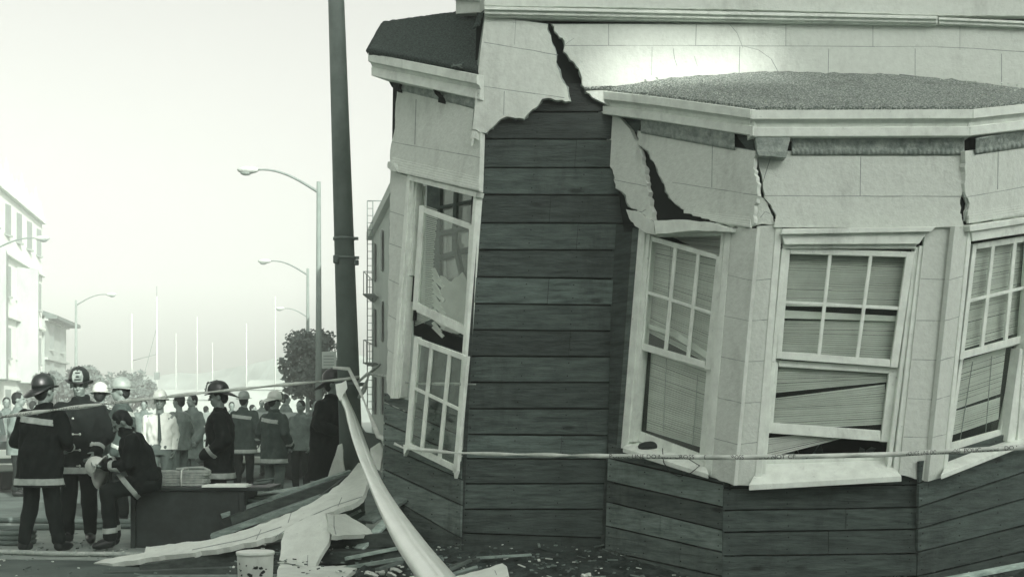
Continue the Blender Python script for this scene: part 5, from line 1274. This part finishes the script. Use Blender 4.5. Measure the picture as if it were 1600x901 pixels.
# 3 sitting on the desk end, looking down at a pale helmet in his hands
r3, h3 = person(gp(232, 12.45, .012), R(-72), 'bareheaded firefighter sitting on the desk end, head bowed over a pale helmet', .97, sit={'pelvis': (0, 0, .72), 'hem': (0, -.24, -.07), 'head': (0, -.27, 1.33)},
       legs=[((-.13, -.40, .60), (-.12, -.34, .12), (-.13, -.46, .06)), ((.13, -.42, .62), (.12, -.38, .12), (.13, -.50, .06))],
       arms=[((-.24, -.20, .90), (-.10, -.43, .88), (0, 0, 1), (.2, -.8, -.1)), ((.24, -.20, .90), (.10, -.43, .88), (0, 0, 1), (-.2, -.8, -.1))], lean=(0, -.42), head=None, headrot=(R(38), 0, 0), seed=3, chest_stripe=False, group=GF)
# the held helmet
hl = gp(160, 12.32, .82); hh = empty('fire_helmet', hl, 0, label='pale fire helmet held in the hands of the sitting firefighter', cat='helmet')
helmet_parts(hh, (0, 0, 0), Matrix.Rotation(R(-62), 3, 'Y') @ Matrix.Rotation(R(50), 3, 'Z'), 'helmet_white', False)
# white helmets behind
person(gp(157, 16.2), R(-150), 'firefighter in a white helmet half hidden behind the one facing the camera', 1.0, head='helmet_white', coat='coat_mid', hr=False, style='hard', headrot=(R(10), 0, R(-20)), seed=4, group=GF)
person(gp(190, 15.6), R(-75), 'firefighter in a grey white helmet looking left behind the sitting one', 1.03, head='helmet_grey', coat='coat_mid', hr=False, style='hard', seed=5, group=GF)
# man with tie
person(gp(250, 17.4), R(10), 'man in a white cap, white shirt and dark tie behind the desk', .96, coat='shirt', coat_hem=.92, trousers='trouser_mid', head='helmet_white', style='hard', stripes=False, tie=True, seed=6,
       arms=[((-.235, .05, 1.12), (-.21, -.02, .90)), ((.235, .05, 1.12), (.21, -.04, .90))])
person(gp(280, 20.5), R(250), 'bareheaded person in a crumpled grey jacket just right of the man with the tie', .98, coat='jacket_pale', coat_hem=.8, trousers='trouser_mid', head=None, stripes=False, hr=False, seed=7)
person(gp(301, 23.0), R(-40), 'bareheaded person in a long grey coat left of the profile firefighter', 1.0, coat='jacket_grey', coat_hem=.55, trousers='trouser_mid', head=None, stripes=False, hr=False, seed=8)
# 6 profile
person(gp(343, 13.8), R(-82), 'firefighter in profile facing left, wide black helmet, standing right of the folded hose', .975, arms=[((-.25, .06, 1.12), (-.17, -.15, .95)), ((.25, .09, 1.12), (.2, -.14, .95))], head='helmet', headrot=(R(8), 0, 0), seed=9, coat_hem=.66, group=GF, chest_stripe=False)
# 7 far, 8 back view with white helmet
person(gp(381, 22.0), R(170), 'hazy firefighter seen from behind between the profile one and the white helmet', 1.0, head='helmet_grey', style='hard', coat='coat_mid', hr=False, seed=10, group=GF)
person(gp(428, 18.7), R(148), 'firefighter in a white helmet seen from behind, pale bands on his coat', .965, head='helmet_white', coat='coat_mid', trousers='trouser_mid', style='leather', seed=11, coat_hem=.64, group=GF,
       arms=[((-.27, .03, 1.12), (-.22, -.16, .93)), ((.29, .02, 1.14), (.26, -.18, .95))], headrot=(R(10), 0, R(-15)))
# 9 by the pole
person(gp(511, 14.6, .1), R(60), 'firefighter in a long flaring coat standing behind the leaning pole', 1.01, arms=[((-.24, -.06, 1.14), (-.16, -.28, 1.08)), ((.22, -.12, 1.14), (.15, -.32, 1.12))], head='helmet', headrot=(R(-6), 0, R(25)), seed=12, coat_hem=.50, lean=(0, -.14), stripes=False, group=GF, flare=1.22)
person(gp(28, 20.5), R(100), 'hazy dark figure at the left edge behind the first firefighter', 1.0, coat='jacket_grey', head=None, stripes=False, hr=False, seed=13, coat_hem=.7)
person(gp(470, 21.5), R(-20), 'hazy figure right of the white helmeted firefighter by the car', .93, coat='jacket_grey', head=None, stripes=False, hr=False, seed=14, coat_hem=.8)
# distant bystanders: one is built, the rest are copies with labels of their own
proto, _ = person(gp(362, 34), R(20), 'distant bystander just right of the profile firefighter', .98, coat='jacket_grey', head=None, stripes=False, hr=False, seed=15, coat_hem=.78, trousers='trouser_mid', group='distant bystanders in the haze')
far = [(395, 33, .93, 80, 'distant bystander between the two hazy firefighters'), (409, 41, 1.05, 10, 'smallest distant bystander left of the white helmet'), (322, 36, .92, 160, 'distant bystander left of the profile helmet'),
       (446, 30, 1.07, 120, 'distant bystander by the hazy dark car'), (490, 28, .98, 60, 'distant bystander beneath the round tree'), (225, 30, .98, 10, 'distant bystander left of the man with the tie'), (10, 27, 1.0, 30, 'distant bystander at the far left edge'), (52, 30, .97, 140, 'distant bystander behind the leftmost helmet'),
       (418, 27, .94, 200, 'distant bystander touching the white helmet outline')]
for px, Y, s, a, lb in far:
    c = copy_tree(proto); c.location = gp(px, Y); c.rotation_euler.z = R(a); c.scale = (s,) * 3; c['label'] = lb
